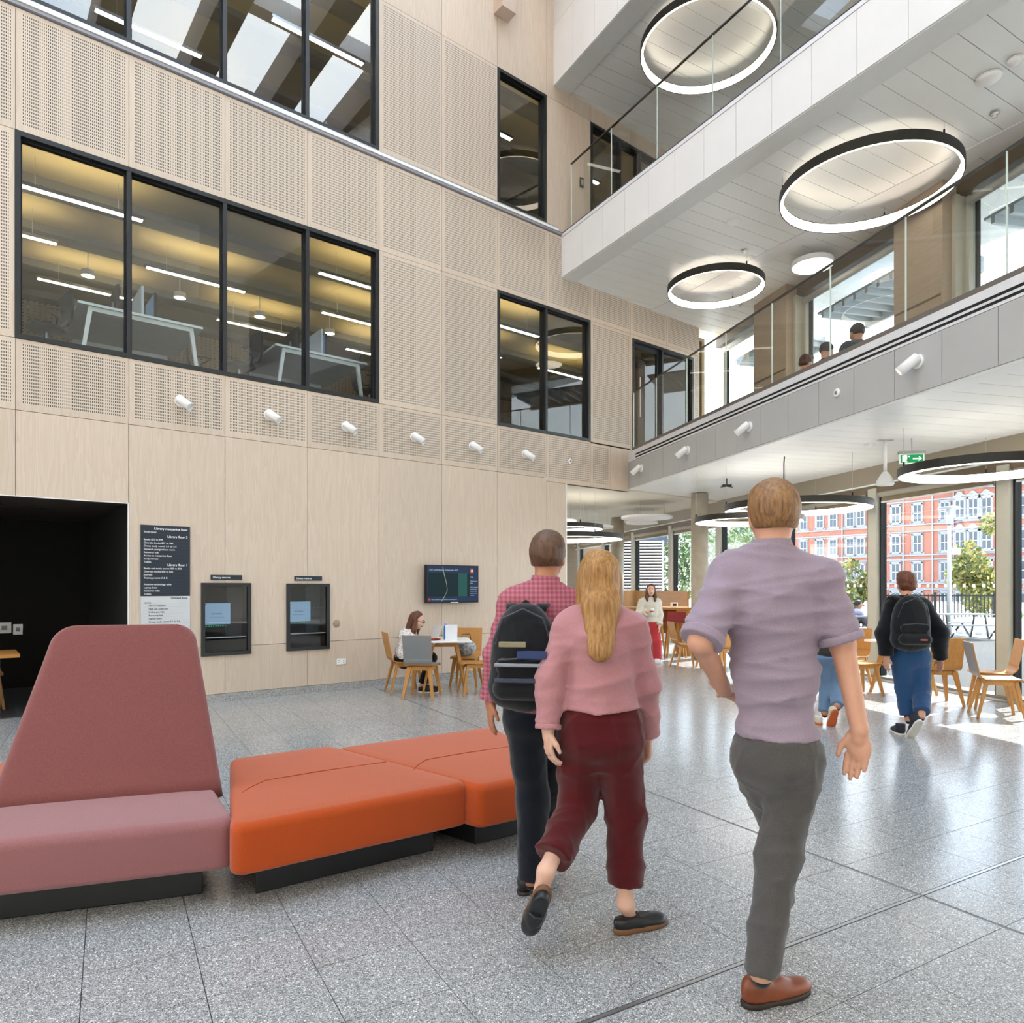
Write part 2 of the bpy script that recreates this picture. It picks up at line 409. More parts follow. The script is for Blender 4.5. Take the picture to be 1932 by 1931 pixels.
# metal ledge along the wall at second-floor level
led = thing('trim_1', 'slim white metal ledge running along the timber wall', 'ledge', WALL.M(), kind='structure')
m = MB(); m.box(-9.5, 4.72, -.03, .03, 7.965, 8.0); m.build('ledge_lower_rail', flat('ledge_grey', '#9a9aa0', .4), led)
m = MB(); m.box(-9.5, 4.62, -.045, .03, 8.004, 8.045); m.build('ledge_upper_rail', WHITE, led)
m = MB(); m.box(-9.5, 4.62, -.03, .03, 8.054, 8.072); m.build('ledge_lip', STEEL, led)

# ---- windows in the timber wall
def window(n, label, u0, u1, z0, z1, mull, frame=.055, depth=.16, glass=GLASSW, door=None):
    w_ = thing('window_%d' % n, label, 'window', WALL.M(), kind='structure')
    m = MB(); y0, y1 = -.012, depth
    m.box(u0, u0+frame, y0, y1, z0, z1); m.box(u1-frame, u1, y0, y1, z0, z1)
    m.box(u0+frame, u1-frame, y0, y1, z0, z0+frame); m.box(u0+frame, u1-frame, y0, y1, z1-frame, z1)
    m.build('window_frame', BLACKM, w_)
    e = [u0+frame]+[q for q in mull]+[u1-frame]
    for q in mull: m = MB(); m.box(q-.025, q+.025, y0+.004, y1, z0+frame, z1-frame); m.build('mullion', BLACKM, w_)
    for a, b in zip(e[:-1], e[1:]):
        a2 = a+(.025 if a in mull else 0); b2 = b-(.025 if b in mull else 0)
        m = MB(); m.box(a2, b2, depth*.5, depth*.5+.012, z0+frame, z1-frame); m.build('pane', glass, w_)
        m = MB(); t_ = .018
        for q in ((a2, a2+t_, z0+frame, z1-frame), (b2-t_, b2, z0+frame, z1-frame), (a2, b2, z0+frame, z0+frame+t_), (a2, b2, z1-frame-t_, z1-frame)):
            m.box(q[0], q[1], depth*.5-.02, depth*.5-.001, q[2], q[3])
        m.build('glazing_bead', BLACK, w_)
    return w_
window(1, 'long upper internal window with black mullions above the white ledge', -9.1, 1.0, 8.08, 11.6, [C0+CW*k for k in range(-4, 4)], glass=GLASSU)
window(2, 'four-pane black framed internal window onto offices with white desks', -3.49, 1.0, 4.27, 6.585, [C0+CW*k for k in (1, 2, 3)])
window(3, 'single tall narrow black framed window above the ledge', 3.243, 4.36, 8.08, 10.39, [])
window(4, 'two-pane black framed internal window beside the balcony', 3.243, 5.47, 4.27, 6.585, [4.36])
w5 = window(5, 'black framed glass door and sidelight on the first-floor balcony', 6.66, 8.63, 3.9, 6.51, [7.59])
m = MB()
for q in ((6.715, 6.80, 3.96, 6.45), (7.48, 7.565, 3.96, 6.45), (6.80, 7.48, 6.36, 6.45), (6.80, 7.48, 3.96, 4.1)): m.box(q[0], q[1], .05, .11, q[2], q[3])
m.build('door_leaf_frame', BLACKM, w5); m = MB(); m.tube([(6.86, -.03, 4.95), (6.86, -.03, 5.75)], .012); m.build('door_handle', STEEL, w5)
w6 = window(6, 'black framed glazed door on the second-floor balcony', 5.475, 7.6, 8.03, 10.37, [6.3, 6.9])

# ---- rooms behind the timber wall (open-plan offices)
TAN = flat('office_wall_tan', '#a08c6c', .8, var=.1, scale=1.0); OCE = flat('office_ceiling', '#b0a488', .8, var=.06, scale=1)
def office(name, label, z0, z1, u0, u1, v1):
    r = thing(name, label, 'office room', WALL.M(), kind='structure')
    m = MB(); m.box(u0, u1, .12, v1, z0-.06, z0-.002); m.build('office_floor', CARPET, r)
    m = MB(); m.box(u0, u1, .12, v1, z1, z1+.08); m.build('office_ceiling', OCE, r)
    m = MB(); m.box(u0, u1, v1, v1+.1, z0, z1); m.build('office_back_wall', woodmat('office_slats', '#a8906c', '#8c7654', perf=(.09, .06, .3, .3)), r)
    for a in (u0, u1-.1): m = MB(); m.box(a, a+.1, .12, v1, z0, z1); m.build('office_side_wall', TAN, r)
    for v in np.arange(.3, v1, 1.45): m = MB(); m.box(u0+.1, u1-.1, v, v+.34, z1-.12, z1); m.build('ceiling_raft', flat('raft_grey', '#75756f', .8), r)
    return r
office('wall_office', 'first-floor office seen through the four-pane window', 4.25, 7.0, -6.6, 9.2, 6.4)
office('wall_office', 'second-floor office seen through the upper windows', 8.03, 11.7, -9.6, 7.8, 6.4)
def batten(u, v, z, L=1.55):
    r = thing('linear_light', None, 'ceiling light', WALL.M(u, v, z), 'linear office lights')
    m = MB(); m.box(-L/2, L/2, -.05, .05, 0, .045); m.build('housing', STEEL, r)
    m = MB(); m.box(-L/2+.02, L/2-.02, -.04, .04, -.008, 0); m.build('lower_louvre', emit('batten_led', '#fff4dc', 6), r)
    m = MB(); m.box(-L/2+.02, L/2-.02, -.035, .035, .046, .05); m.build('upper_diffuser', emit('batten_up', '#ffe0a0', 34), r)
    for q in (-L*.3, L*.3): m = MB(); m.tube([(q, 0, .05), (q, 0, .42)], .004, 4); m.build('cable', STEEL, r)
    return r
bl = [(-2.75, 1.15, 'nearest the glass across the first two panes of the four-pane window'), (-.9, 2.65, 'second row in, across the middle panes of the four-pane window'), (1.3, 1.15, 'behind the last pane of the four-pane window, nearest the glass'),
      (-3.6, 2.65, 'second row in, behind the first pane of the four-pane window'), (-2.2, 4.2, 'rear row, behind the left half of the four-pane window'), (.6, 4.2, 'rear row, behind the third pane of the four-pane window'), (4.4, 1.15, 'nearest the glass of the two-pane window'),
      (4.6, 2.65, 'second row in, behind the two-pane window'), (3.2, 4.2, 'rear row, left part of the two-pane window'), (7.2, 2.65, 'behind the balcony door'), (2.0, 2.65, 'second row in, behind the last pane of the four-pane window')]
for u, v, lab in bl: batten(u, v, 6.52)['label'] = 'slim linear office light '+lab
for u, v, lab in [(.55, 1.15, 'behind the last pane of the upper window'), (-1.6, 2.65, 'behind the middle panes of the upper window'), (3.7, 1.15, 'behind the tall narrow window'), (6.1, 1.15, 'behind the upper balcony door'), (-3.5, 1.15, 'at the top left corner of the upper window')]:
    batten(u, v, 10.2)['label'] = 'slim linear office light '+lab

# ---- reception recess at the far left (black room)
rec = thing('wall_recess', 'black recess opening at the left of the timber wall', 'recess', WALL.M(), kind='structure')
m = MB(); m.box(-9.5, -2.365, 3.2, 3.3, 0, 2.6); m.build('recess_back_wall', DARK, rec)
m = MB(); m.box(-2.368, -2.27, .125, 3.3, 0, 2.6); m.box(-2.372, -2.366, .03, .125, 0, 2.507); m.build('recess_side_wall', DARK, rec)
m = MB(); m.box(-9.6, -9.5, 0, 3.3, 0, 2.6); m.build('recess_end_wall', DARK, rec)
m = MB(); m.box(-9.5, -2.365, .125, 3.3, 2.507, 2.6); m.box(-9.5, -2.365, .031, .125, 2.500, 2.507); m.build('recess_ceiling', flat('recess_ceiling', '#3a332e', .8), rec)
m = MB(); m.box(-5.2, -3.0, 1.2, 1.32, 2.498, 2.507); m.build('ceiling_slot', BLACK, rec)
m = MB(); m.box(-9.5, -2.365, .03, 3.3, -.02, -.001); m.build('recess_floor', flat('recess_floor', '#4b4b4d', .5), rec)
m = MB(); m.box(-2.372, -2.360, -.006, .03, .0, 2.513); m.box(-9.5, -2.36, -.006, .03, 2.507, 2.516); m.build('edge_trim', WHITE, rec)

# ---- balconies
def planks(root, fr, us, v0, v1, z, w_, mat=CEILW, name='ceiling_plank'):
    u = us[0]; cache = {}
    while u < us[1]:
        if 1 not in cache:
            mm = MB(); mm.box(.004, w_-.004, 0, v1-v0, 0, .02); me = bpy.data.meshes.new(name); me.from_pydata(mm.v, [], mm.f); me.materials.append(mat); cache[1] = me
        link(name, cache[1], root, fr.M(u, v0, z)); u += w_
# second-floor slab: plan polygon bounded by edge E2, timber wall and facade
def slab_poly(fr, umax, inset=0.0):
    a = fr.pt(0, inset)[:2]; b = fr.pt(umax, inset)[:2]
    # meet facade plane from b along ey
    t = (-(FAC.uv(b)[1]))/(FAC.ey@fr.ey); c = b+fr.ey*t
    d = FAC.o
    return [tuple(b), tuple(c), tuple(d), tuple(a)]
ceil2 = thing('ceiling_second', 'white plank soffit under the second-floor balcony', 'ceiling', kind='structure')
m = MB(); m.prism(slab_poly(E2, 14), 7.24, 8.0); m.build('slab_core', flat('slab_core', '#c9c9c6', .8), ceil2)
m = MB(); m.prism(slab_poly(E2, 14), 8.0, 8.03); m.build('slab_top', CARPET, ceil2)
m = MB(); m.box(-.06, 14, .0, .33, 7.19, 7.24); m.build('soffit_border', flat('soffit_border', '#dcdedc', .4, var=.02), ceil2, E2.M())
m = MB(); m.box(-.45, 14, 2.46, 2.80, 7.203, 7.24); m.build('soffit_band', WHITEP, ceil2, E2.M())
planks(ceil2, E2, (-.45, 13.9), .336, 2.455, 7.212, .277)
planks(ceil2, E2, (-.9, 13.9), 2.805, 5.4, 7.212, .277)
fas2 = thing('trim_2', 'white panelled fascia of the second-floor balcony', 'balcony fascia', E2.M(), kind='structure')
e = [0.0, .09]+[.09+.579*k for k in range(1, 25)]
for a, b in zip(e[:-1], e[1:]): m = MB(); m.box(a+.003, b-.003, -.02, .02, 7.2, 7.925); m.build('fascia_panel', WHITEP, fas2)
m = MB(); m.box(0, 14, .0, .03, 7.2, 8.0); m.build('fascia_backing', flat('joint_dark', '#55565a', .8), fas2)
m = MB(); m.box(-.0, 14, -.028, .1, 7.93, 7.985); m.build('fascia_cap', flat('cap_white', '#e2e4ea', .4), fas2)
m = MB(); m.box(.05, 14, .01, .08, 7.985, 8.03); m.build('glass_channel', flat('channel', '#8c8f94', .35, .8), fas2)
def balustrade(name, label, fr, us, z0, z1, v, endpost=True):
    r = thing(name, label, 'balustrade', fr.M(0, v, 0))
    for a, b in zip(us[:-1], us[1:]):
        m = MB(); m.box(a+.006, b-.006, 0, .018, z0, z1); p_ = m.build('glass_panel', GLASS, r)
        m = MB(); m.box(a+.006, a+.010, -.001, .019, z0, z1); m.build('glass_edge', flat('glass_edge', '#d8e6e2', .2), p_)
    m = MB(); m.box(us[0], us[-1], -.008, .026, z1, z1+.018); m.build('handrail', flat('handrail_dark', '#3a3834', .4), r)
    return r
balustrade('glass_balustrade', 'frameless glass balustrade along the upper white balcony', E2, [.22, 1.39, 2.52, 3.66, 4.80, 5.94, 7.08, 8.22, 9.4], 8.0, 9.18, .035)
# third-floor edge and soffit
ceil3 = thing('ceiling_third', 'white plank soffit under the top floor', 'ceiling', kind='structure')
m = MB(); m.prism(slab_poly(E3, 15), 10.72, 11.6); m.build('slab_core', MATS['slab_core'], ceil3)
m = MB(); m.box(-.06, 15, 0, .36, 10.64, 10.72); m.build('soffit_border', MATS['soffit_border'], ceil3, E3.M())
planks(ceil3, E3, (-.6, 14), .366, 3.2, 10.69, .277)
planks(ceil3, E3, (-1, 14), 3.205, 6.0, 10.69, .277)
fas3 = thing('trim_3', 'tall white panelled upstand at the top floor edge', 'balcony fascia', E3.M(), kind='structure')
for k in range(24):
    for (a, b) in ((10.645, 11.72), (11.726, 13.4)): m = MB(); m.box(.003+.62*k, .62*(k+1)-.003, -.02, .02, a, b); m.build('fascia_panel', WHITEP, fas3)
m = MB(); m.box(0, 15, .021, .05, 10.7, 13.4); m.build('fascia_backing', MATS['joint_dark'], fas3)
# first-floor balcony
ceil1 = thing('ceiling_first', 'white plank soffit under the first-floor balcony', 'ceiling', kind='structure')
m = MB(); m.prism(slab_poly(E1, 15), 3.49, 3.86); m.build('slab_core', MATS['slab_core'], ceil1)
m = MB(); m.prism(slab_poly(E1, 15, .1), 3.86, 3.9); m.build('slab_top', OAKD, ceil1)
m = MB(); m.box(-.0, 15, .0, .22, 3.44, 3.49); m.build('soffit_border', CEILW, ceil1, E1.M())
planks(ceil1, E1, (-1.3, 14.8), .225, 2.85, 3.455, .297)
fas1 = thing('trim_4', 'grey panelled fascia with black slot vents on the first-floor balcony', 'balcony fascia', E1.M(), kind='structure')
e = [0, .37]+[.96+.592*k for k in range(0, 24)]
e = [0.0, .36, .96]+[.96+.592*k for k in range(1, 23)]
e.pop(1)
for a, b in zip(e[:-1], e[1:]): m = MB(); m.box(a+.003, b-.003, -.02, .02, 3.465, 3.985); m.build('fascia_panel', GREYP, fas1)
m = MB(); m.box(0, 15, 0.021, .09, 3.45, 4.2); m.build('fascia_backing', MATS['joint_dark'], fas1)
m = MB(); m.box(.36, 15, -.018, .02, 3.992, 4.02); m.box(.36, 15, -.018, .02, 4.05, 4.075); m.box(.36, 15, -.018, .02, 4.105, 4.19); m.box(0, .355, -.018, .02, 3.99, 4.19); m.build('slot_vent_rail', flat('vent_white', '#dddde0', .4), fas1)
m = MB(); m.box(.37, 15, -.013, .021, 4.021, 4.104); m.build('slot_vent', BLACK, fas1)
m = MB(); m.box(0.15, 15, .0, .09, 4.19, 4.25); m.build('glass_channel', flat('channel_brown', '#77706a', .4, .3), fas1)
balustrade('glass_balustrade', 'frameless glass balustrade along the lower grey balcony', E1, [.15, 1.15, 2.31, 3.52, 4.67, 5.82, 6.96, 8.09, 9.25, 10.4], 4.22, 5.35, .03)

# ---- cafe ceiling behind the wall line, back wall, return
cc = thing('ceiling_cafe', 'cream plaster cafe ceiling', 'ceiling', kind='structure')
c0 = WALL.pt(4.3, 0)[:2]; far1 = WALL.pt(4.3, 16)[:2]; far2 = FAC.pt(-13.5, 0)[:2]
m = MB(); m.prism([tuple(E1.pt(0, 0)[:2]+np.array((.0, .01))), tuple(FAC.o), tuple(far2), tuple(far1), tuple(c0)], 3.43, 3.5); m.build('plaster_ceiling', PLASTER, cc)
ret = thing('wall_return', 'white edged wall return beside the cafe opening', 'wall', WALL.M(), kind='structure')
m = MB(); m.box(4.70, 4.855, .12, 9.0, 0, 3.43); m.build('return_wall', WOOD, ret)
m = MB(); m.box(4.845, 4.862, -.004, .14, 0, 3.416); m.build('edge_trim', WHITE, ret)
bk = thing('wall_back', 'timber clad back wall of the cafe', 'wall', kind='structure')
bf = Frame((-3, 25.5), (1, 0))
for k in range(6): m = MB(); m.box(1.1*k+.01, 1.1*(k+1)-.01, 0, .05, 0, 3.43); m.build('panel', OAKD if k in (4,) else woodmat('cafe_back', '#c7b296', '#a98f70'), bk, bf.M())
# ---- facade, ground floor
facade = thing('wall_right', 'glazed ground-floor facade with beige mullions and roller blinds', 'facade', FAC.M(), kind='structure')
mu = [-14.2, -11.85, -9.5, -7.1, -4.75, -2.38, -.03, 2.39, 4.70, 7.0, 9.3, 11.6, 13.9]
for q in mu:
    m = MB(); m.box(q-.09, q+.09, -.12, .08, .0, 3.10); o = m.build('mullion', BEIGE, facade)
    m = MB(); m.box(q+.09, q+.12, -.05, .06, 0, 3.1); m.build('mullion_gasket', BLACK, o)
    m = MB(); m.box(q-.125, q-.09, -.10, .06, 0, 3.1); m.build('mullion_edge', BRONZE, o)
m = MB(); m.box(-16, 15, -.16, .1, 3.17, 3.49); m.build('bulkhead', TAUPE, facade)
m = MB(); m.box(-16, 15, -.15, -.02, 3.145, 3.168); m.build('bulkhead_trim', flat('trim_pale', '#dfe6df', .5), facade)
m = MB(); m.box(-16, 15, -.1, .08, 3.03, 3.144); m.build('window_head', flat('head_brown', '#6b5a45', .5), facade)
m = MB(); m.box(-16, 15, -.14, .1, 0, .07); m.build('window_sill', flat('sill_grey', '#8f8b80', .5, .4), facade)
m = MB(); m.box(-16, 15, -.17, -.02, .0, .035); m.build('floor_grille', STEEL, facade)
MARK = emit('glass_marker', '#ffffff', .6)
for a, b in zip(mu[:-1], mu[1:]):
    m = MB(); m.box(a+.1, b-.1, 0, .014, .07, 3.1); p_ = m.build('pane', GLASSF, facade)
    m = MB()
    for z_ in (.86, 1.52):
        n = 13
        for i in range(n): x = a+.22+(b-a-.44)*i/(n-1); m.box(x-.022, x+.022, -.004, -.001, z_-.022, z_+.022)
    m.build('glass_markers', MARK, p_)
    m = MB(); m.tube([(a+.16, -.10, 2.985), (b-.16, -.10, 2.985)], .045, 10); r_ = m.build('blind_roll', flat('blind', '#a8a294', .7), facade, smooth=True)
    m = MB(); m.box(a+.16, b-.16, -.075, -.065, 2.86, 2.985); m.build('blind_fabric', flat('blind_f', '#8d8067', .8), r_)
    m = MB(); m.box(a+.16, b-.16, -.085, -.06, 2.852, 2.874); m.build('blind_bar', WHITE, r_)
# ---- facade, first floor
fac1 = thing('wall_upper', 'first-floor facade with timber piers and large panes', 'facade', FAC.M(), kind='structure')
m = MB(); m.box(-.1, 15, -.12, .15, 6.98, 7.24); m.build('window_head', BRONZE, fac1)
m = MB(); m.box(-.1, 15, -.1, .15, 3.9, 4.0); m.build('window_sill', BRONZE, fac1)
piers = [(1.76, 2.8), (5.42, 6.3), (9.0, 10.0), (12.6, 13.6)]
for a, b in piers:
    m = MB(); m.box(a, b, -.36, .2, 3.9, 7.21); o = m.build('pier', OAKD, fac1, bevel=.004)
    m = MB(); m.box(b+.0, b+.06, -.2, .2, 3.9, 7.0); m.build('pier_frame', BEIGE, o)
    m = MB(); m.box(a+.03, b-.03, -.366, -.36, 5.6, 5.63); m.build('pier_joint', BRONZE, o)
for a, b in ((.02, 1.76), (2.86, 5.42), (6.36, 9.0), (10.06, 12.6)):
    m = MB(); m.box(a, b, .05, .064, 4.0, 6.98); m.build('pane', GLASSF, fac1)
    m = MB(); m.box(a, a+.05, -.02, .1, 4.0, 6.98); m.build('window_jamb', BEIGE, fac1)
    m = MB(); m.box(a+.14, a+.17, -.01, .05, 4.0, 6.9); m.build('gasket', BLACK, fac1)
    m = MB(); m.tube([(a+.1, -.07, 6.86), (b-.1, -.07, 6.86)], .06, 10); m.build('blind_roll', flat('blind_grey', '#b5b6b4', .6), fac1, smooth=True)
# second-floor facade above (seen only in reflections and through glass)
m = MB(); m.box(-.1, 15, .0, .2, 8.03, 10.7); m.build('wall_top', GREYP, None, FAC.M()); tag(bpy.data.objects['wall_top'], 'pale grey outer wall of the second floor', 'wall', kind='structure')

# ---- columns
for k, (px, dd, lab) in enumerate(((1320, 14.6, 'round concrete column nearest the purple-shirted walker'), (1165, 19.5, 'round concrete column further back in the cafe'))):
    c = P(px, HZ, dd); r = tag(MB().lathe([(.175, 0), (.175, 3.44)], 40, caps=True).build('concrete_column', CONC, None, T((c[0], c[1], 0)), True), lab, 'column', 'round concrete columns')

# ---- skylight roof over the atrium
roof = thing('ceiling_roof', 'skylight roof with deep timber beams over the atrium', 'roof', WALL.M(), kind='structure')
ZR = 13.4
for k in range(-9, 5):
    u = .2+k*1.75
    m = MB(); m.box(u-.27, u+.27, -9.0, -.02, ZR-.7, ZR+.1); m.build('roof_beam', flat('roof_beam', '#8a7a6b', .7, var=.08, scale=1), roof)
for v in (-.15, -4.6, -9.0):
    m = MB(); m.box(-16.5, 7.5, v-.16, v+.14, ZR-.25, ZR+.12); m.build('roof_purlin', WHITEP, roof)
for k in range(-9, 4):
    for v0, v1 in ((-4.45, -.3), (-8.85, -4.75)):
        m = MB(); m.box(.2+k*1.75+.27, .2+(k+1)*1.75-.27, v0, v1, ZR+.1, ZR+.12); m.build('roof_pane', GLASS, roof)
# solid parts of the enclosure behind the camera
m = MB(); m.box(-16.7, -16.5, -22, 0.2, 0, 13.6); m.build('wall_end', PLASTER, None, WALL.M()); tag(bpy.data.objects['wall_end'], 'plain end wall of the atrium', 'wall', kind='structure')
m = MB(); m.box(-16.5, 14, -22, -21.8, 0, 13.6); m.build('wall_behind', PLASTER, None, WALL.M()); tag(bpy.data.objects['wall_behind'], 'plain wall facing the timber wall', 'wall', kind='structure')
m = MB(); m.box(-16.5, 14, -22, -9.1, 13.4, 13.6); m.build('ceiling_rear_shade', WHITEP, None, WALL.M()); tag(bpy.data.objects['ceiling_rear_shade'], 'unseen rear ceiling closing off the skylight to darken the foreground', 'ceiling', kind='structure')  # out of view; shortens the skylight so the near floor falls darker
m = MB(); m.box(3.16, 3.46, -.25, .02, 11.243, 13.3); bb = m.build('trim_5', flat('beam_box', '#c9b5a5', .6), None, WALL.M()); tag(bb, 'boxed timber beam end projecting from the wall top', 'beam', kind='structure')
# ================================================================== FURNITURE, LIGHTS AND FITTINGS
# ---- modular sofa: trapezoid seats
PINKF = fabric('pink_wool', '#935c5a', '#744341', 420); PINKS = fabric('pink_wool_seat', '#a06e70', '#875657', 420)
ORANGEF = fabric('orange_wool', '#c2531f', '#9d3e13', 420)
PLINTH = flat('black_plinth', '#14161a', .45, var=.1)
def rounded(poly, r, n=4):
    out = []; N_ = len(poly)
    for i in range(N_):
        p0, p1, p2 = (np.array(poly[k % N_], float) for k in (i-1, i, i+1))
        a = (p0-p1)/np.linalg.norm(p0-p1); b = (p2-p1)/np.linalg.norm(p2-p1); h_ = math.acos(np.clip(a@b, -1, 1))/2
        d = r/tan(h_); s_, e_ = p1+a*d, p1+b*d; c = p1+(a+b)/np.linalg.norm(a+b)*(r/sin(h_))
        a0, a1 = atan2(*(s_-c)[::-1]), atan2(*(e_-c)[::-1]); da = (a1-a0+pi) % (2*pi)-pi
        out += [tuple(c+r*np.array((cos(a0+da*k/n), sin(a0+da*k/n)))) for k in range(n+1)]
    return out
def inset(poly, d):
    c = np.mean(np.array(poly), 0); out = []
    for p in poly:
        v = np.array(p)-c; L = np.linalg.norm(v); out.append(tuple(c+v*(1-d/L)))
    return out
def cushion(poly, z0, z1, r=.05):
    """soft block: rounded plan corners, rounded top and bottom edges, slight crown"""
    base = rounded(poly, r*1.2, 5); rings = []
    for k in range(6): a = pi/2*k/5; rings.append((inset(base, .03*(1-sin(a))), z0+.03*(1-cos(a))))
    for k in range(7): a = pi/2*k/6; rings.append((inset(base, r*(1-cos(a))), z1-r+r*sin(a)))
    for q in (.25, .6): rings.append((inset(base, r+q*.45), z1+.006*q))
    return [[(x, y, z) for x, y in pl] for pl, z in rings]
FW, RW, DP = 1.30, .66, 1.36
def module(name, label, M, fab, flip=False, backrest=False):
    r = thing(name, label, 'sofa', M, 'modular sofa units')
    tp = (FW-RW)/2; poly = [(0, 0), (FW, 0), (FW-tp, DP), (tp, DP)] if not flip else [(tp, 0), (FW-tp, 0), (FW, DP), (0, DP)]
    m = MB(); m.loft(cushion(poly, .165, .405)); s_ = m.build('seat', fab, r, smooth=True)
    m = MB(); b_ = inset(poly, .23); m.prism(b_, 0, .17); m.build('plinth', PLINTH, r, bevel=.006)
    # stitched seam round the top edge and across the cushion
    sm = rounded(inset(poly, .05), .06, 5); m = MB(); m.tube([(x, y, .397) for x, y in sm+sm[:1]], .0032, 6); m.build('piping', fab, s_, smooth=True)
    y0 = DP*.5 if not backrest else .3
    if not backrest:
        k_ = .5; xa = poly[0][0]+(poly[3][0]-poly[0][0])*k_+.05; xb = poly[1][0]+(poly[2][0]-poly[1][0])*k_-.05
        m = MB(); m.tube([(xa-.03, y0-.16, .4035), (xa+.03, y0-.09, .409), (xa+.14, y0, .4105), ((xa+xb)/2, y0+.01, .4115), (xb, y0, .409)], .0028, 6); m.build('cushion_seam', fab, s_, smooth=True)
    if backrest:
        rings = []
        for q in [i/8*.90 for i in range(9)]+[.90+.10*sin(pi/2*i/8) for i in range(1, 9)]:
            z = .36+q*.93; xl = .10+.24*q; xr = 1.21-.17*q; yc = .53+.26*q; th = .15-.06*q
            if q > .90:
                e2 = 1-sqrt(max(0, 1-((q-.90)/.10)**2)); xl += .095*e2; xr -= .095*e2; th *= (1-.6*e2)
            rings.append([(x, y, z) for x, y in rounded([(xl, yc), (xr, yc), (xr-.02, yc+th), (xl+.02, yc+th)], max(.012, min(.045, th*.42)), 5)])
        m = MB(); m.loft(rings); b2 = m.build('backrest', PINKF, r, smooth=True)
        m = MB(); m.tube([(rg[-8][0]+.004, rg[-8][1], rg[-8][2]) for rg in [sorted(rr, key=lambda p: p[0]) for rr in rings[:-1]]], .004, 6); m.build('backrest_piping', PINKF, b2, smooth=True)
    return r
def mod_at(p, ang): return T((p[0], p[1], 0), ang)
pk_d = np.array((.949, .317)); p0 = np.array((-1.305, 3.315))-pk_d*FW
module('pink_sofa', 'pink high-backed sofa unit with a tall tapering backrest', mod_at(p0, atan2(.317, .949)), PINKS, backrest=True)
od = np.array((1.05, .74)); od /= np.linalg.norm(od)
module('orange_sofa', 'orange backless sofa unit right beside the pink high-backed one', mod_at((-1.285, 3.19), atan2(od[1], od[0])), ORANGEF)
nrm = np.array((-od[1], od[0])); q0 = np.array((-.20, 3.83))-od*((FW-RW)/2)
module('orange_sofa', 'orange backless sofa unit furthest from the pink one, behind the walkers', mod_at(q0+od*.03, atan2(od[1], od[0])), ORANGEF, flip=True)
ld = np.array((.997, -.07)); q1 = p0+np.array((-.62, .12))
module('orange_sofa', 'orange sofa unit just peeking in at the left edge behind the pink one', mod_at(np.array((-4.02, 3.12)), -.12), ORANGEF, flip=True)

# ---- plywood chairs and tables
def shell_profile():
    pts = [(-.235, .425), (-.225, .445), (-.20, .455), (-.10, .452), (.05, .445), (.12, .447)]
    for k in range(7): a = -pi/2+pi/2*1.08*k/6; pts.append((.125+.09*cos(a)*1.0, .537+.09*sin(a)))
    pts += [(.232, .62), (.25, .70), (.268, .80), (.278, .86)]
    return pts
def make_chair(label, shell, backp=None, group='plywood chairs'):
    r = thing('plywood_chair', label, 'chair', None, group); w_ = .40
    pr = shell_profile(); m = MB(); m.sheet(pr[:9], -w_/2, w_/2, -.011); m.build('seat', shell, r)
    m = MB(); rows = pr[8:]; b_ = []
    m.sheet(rows, -w_/2+.004, w_/2-.004, -.011); m.build('backrest', shell, r)
    if backp is not None:
        m = MB(); m.sheet([(y+.013, z-.002) for y, z in pr[9:]], -w_/2+.006, w_/2-.006, -.003); m.build('back_panel', backp, r)
        m = MB(); m.sheet([(y, z+.0015) for y, z in pr[2:6]], -w_/2+.006, w_/2-.006, .003); m.build('seat_pad', backp, r)
    for sx in (-1, 1):
        m = MB(); m.beam((sx*.14, -.15, .425), (sx*.205, -.225, 0), .065, .03, .04, .025, up=(0, 1, 0)); m.build('leg', OAK, r, bevel=.004)
        m = MB(); m.beam((sx*.14, .13, .425), (sx*.205, .235, 0), .065, .03, .04, .025, up=(0, 1, 0)); m.build('leg', OAK, r, bevel=.004)
        m = MB(); m.beam((sx*.15, -.15, .405), (sx*.15, .13, .405), .025, .025, .05, .05); m.build('side_rail', OAK, r)
    for y in (-.14, .12): m = MB(); m.beam((-.14, y, .405), (.14, y, .405), .03, .03, .05, .05); m.build('cross_rail', OAK, r)
    return r
def put(o, p, ang, label=None, first=[0]):
    o.matrix_local = T((p[0], p[1], 0), ang)
    if label: o['label'] = label
    return o
BIRCH = woodmat('birch_ply', '#dcb583', '#c69a66', freq=1.4)
chair_oak = make_chair('oak plywood chair with the woman in a printed top sitting on it', OAK)
chair_grey = make_chair('grey-backed plywood chair in front of the seated woman', OAK, GREYL)
# chair faces -y (sitter looks toward -y); rotation turns it
put(chair_oak, (-1.54, 10.02), radians(112))
put(chair_grey, (-1.22, 9.52), radians(172))
def dup(o, p, ang, label): c = copy_tree(o); put(c, p, ang, label); return c
dup(chair_oak, (-.70, 10.72), radians(-8), 'oak plywood chair behind the white table against the timber wall')
dup(chair_oak, (-.50, 9.86), radians(-75), 'oak plywood chair at the right end of the white table')
def table(label, p, ang, L=.7, group='white cafe tables', top=WHITE):
    r = thing('cafe_table', label, 'table', T((p[0], p[1], 0), ang), group); h_ = L/2
    m = MB(); m.box(-h_, h_, -h_, h_, .72, .745); m.build('table_top', top, r, bevel=.004)
    for sx in (-1, 1):
        for sy in (-1, 1): m = MB(); m.beam((sx*.16, sy*.16, .715), (sx*(h_-.06), sy*(h_-.06), 0), .075, .03, .05, .03, up=(1, 0, 0)); m.build('leg', OAK, r, bevel=.004)
    for s_ in (-1, 1):
        m = MB(); m.box(-.18, .18, s_*.16-.02, s_*.16+.02, .65, .718); m.build('apron', OAK, r)
        m = MB(); m.box(s_*.16-.02, s_*.16+.02, -.16, .16, .65, .718); m.build('apron', OAK, r)
    return r
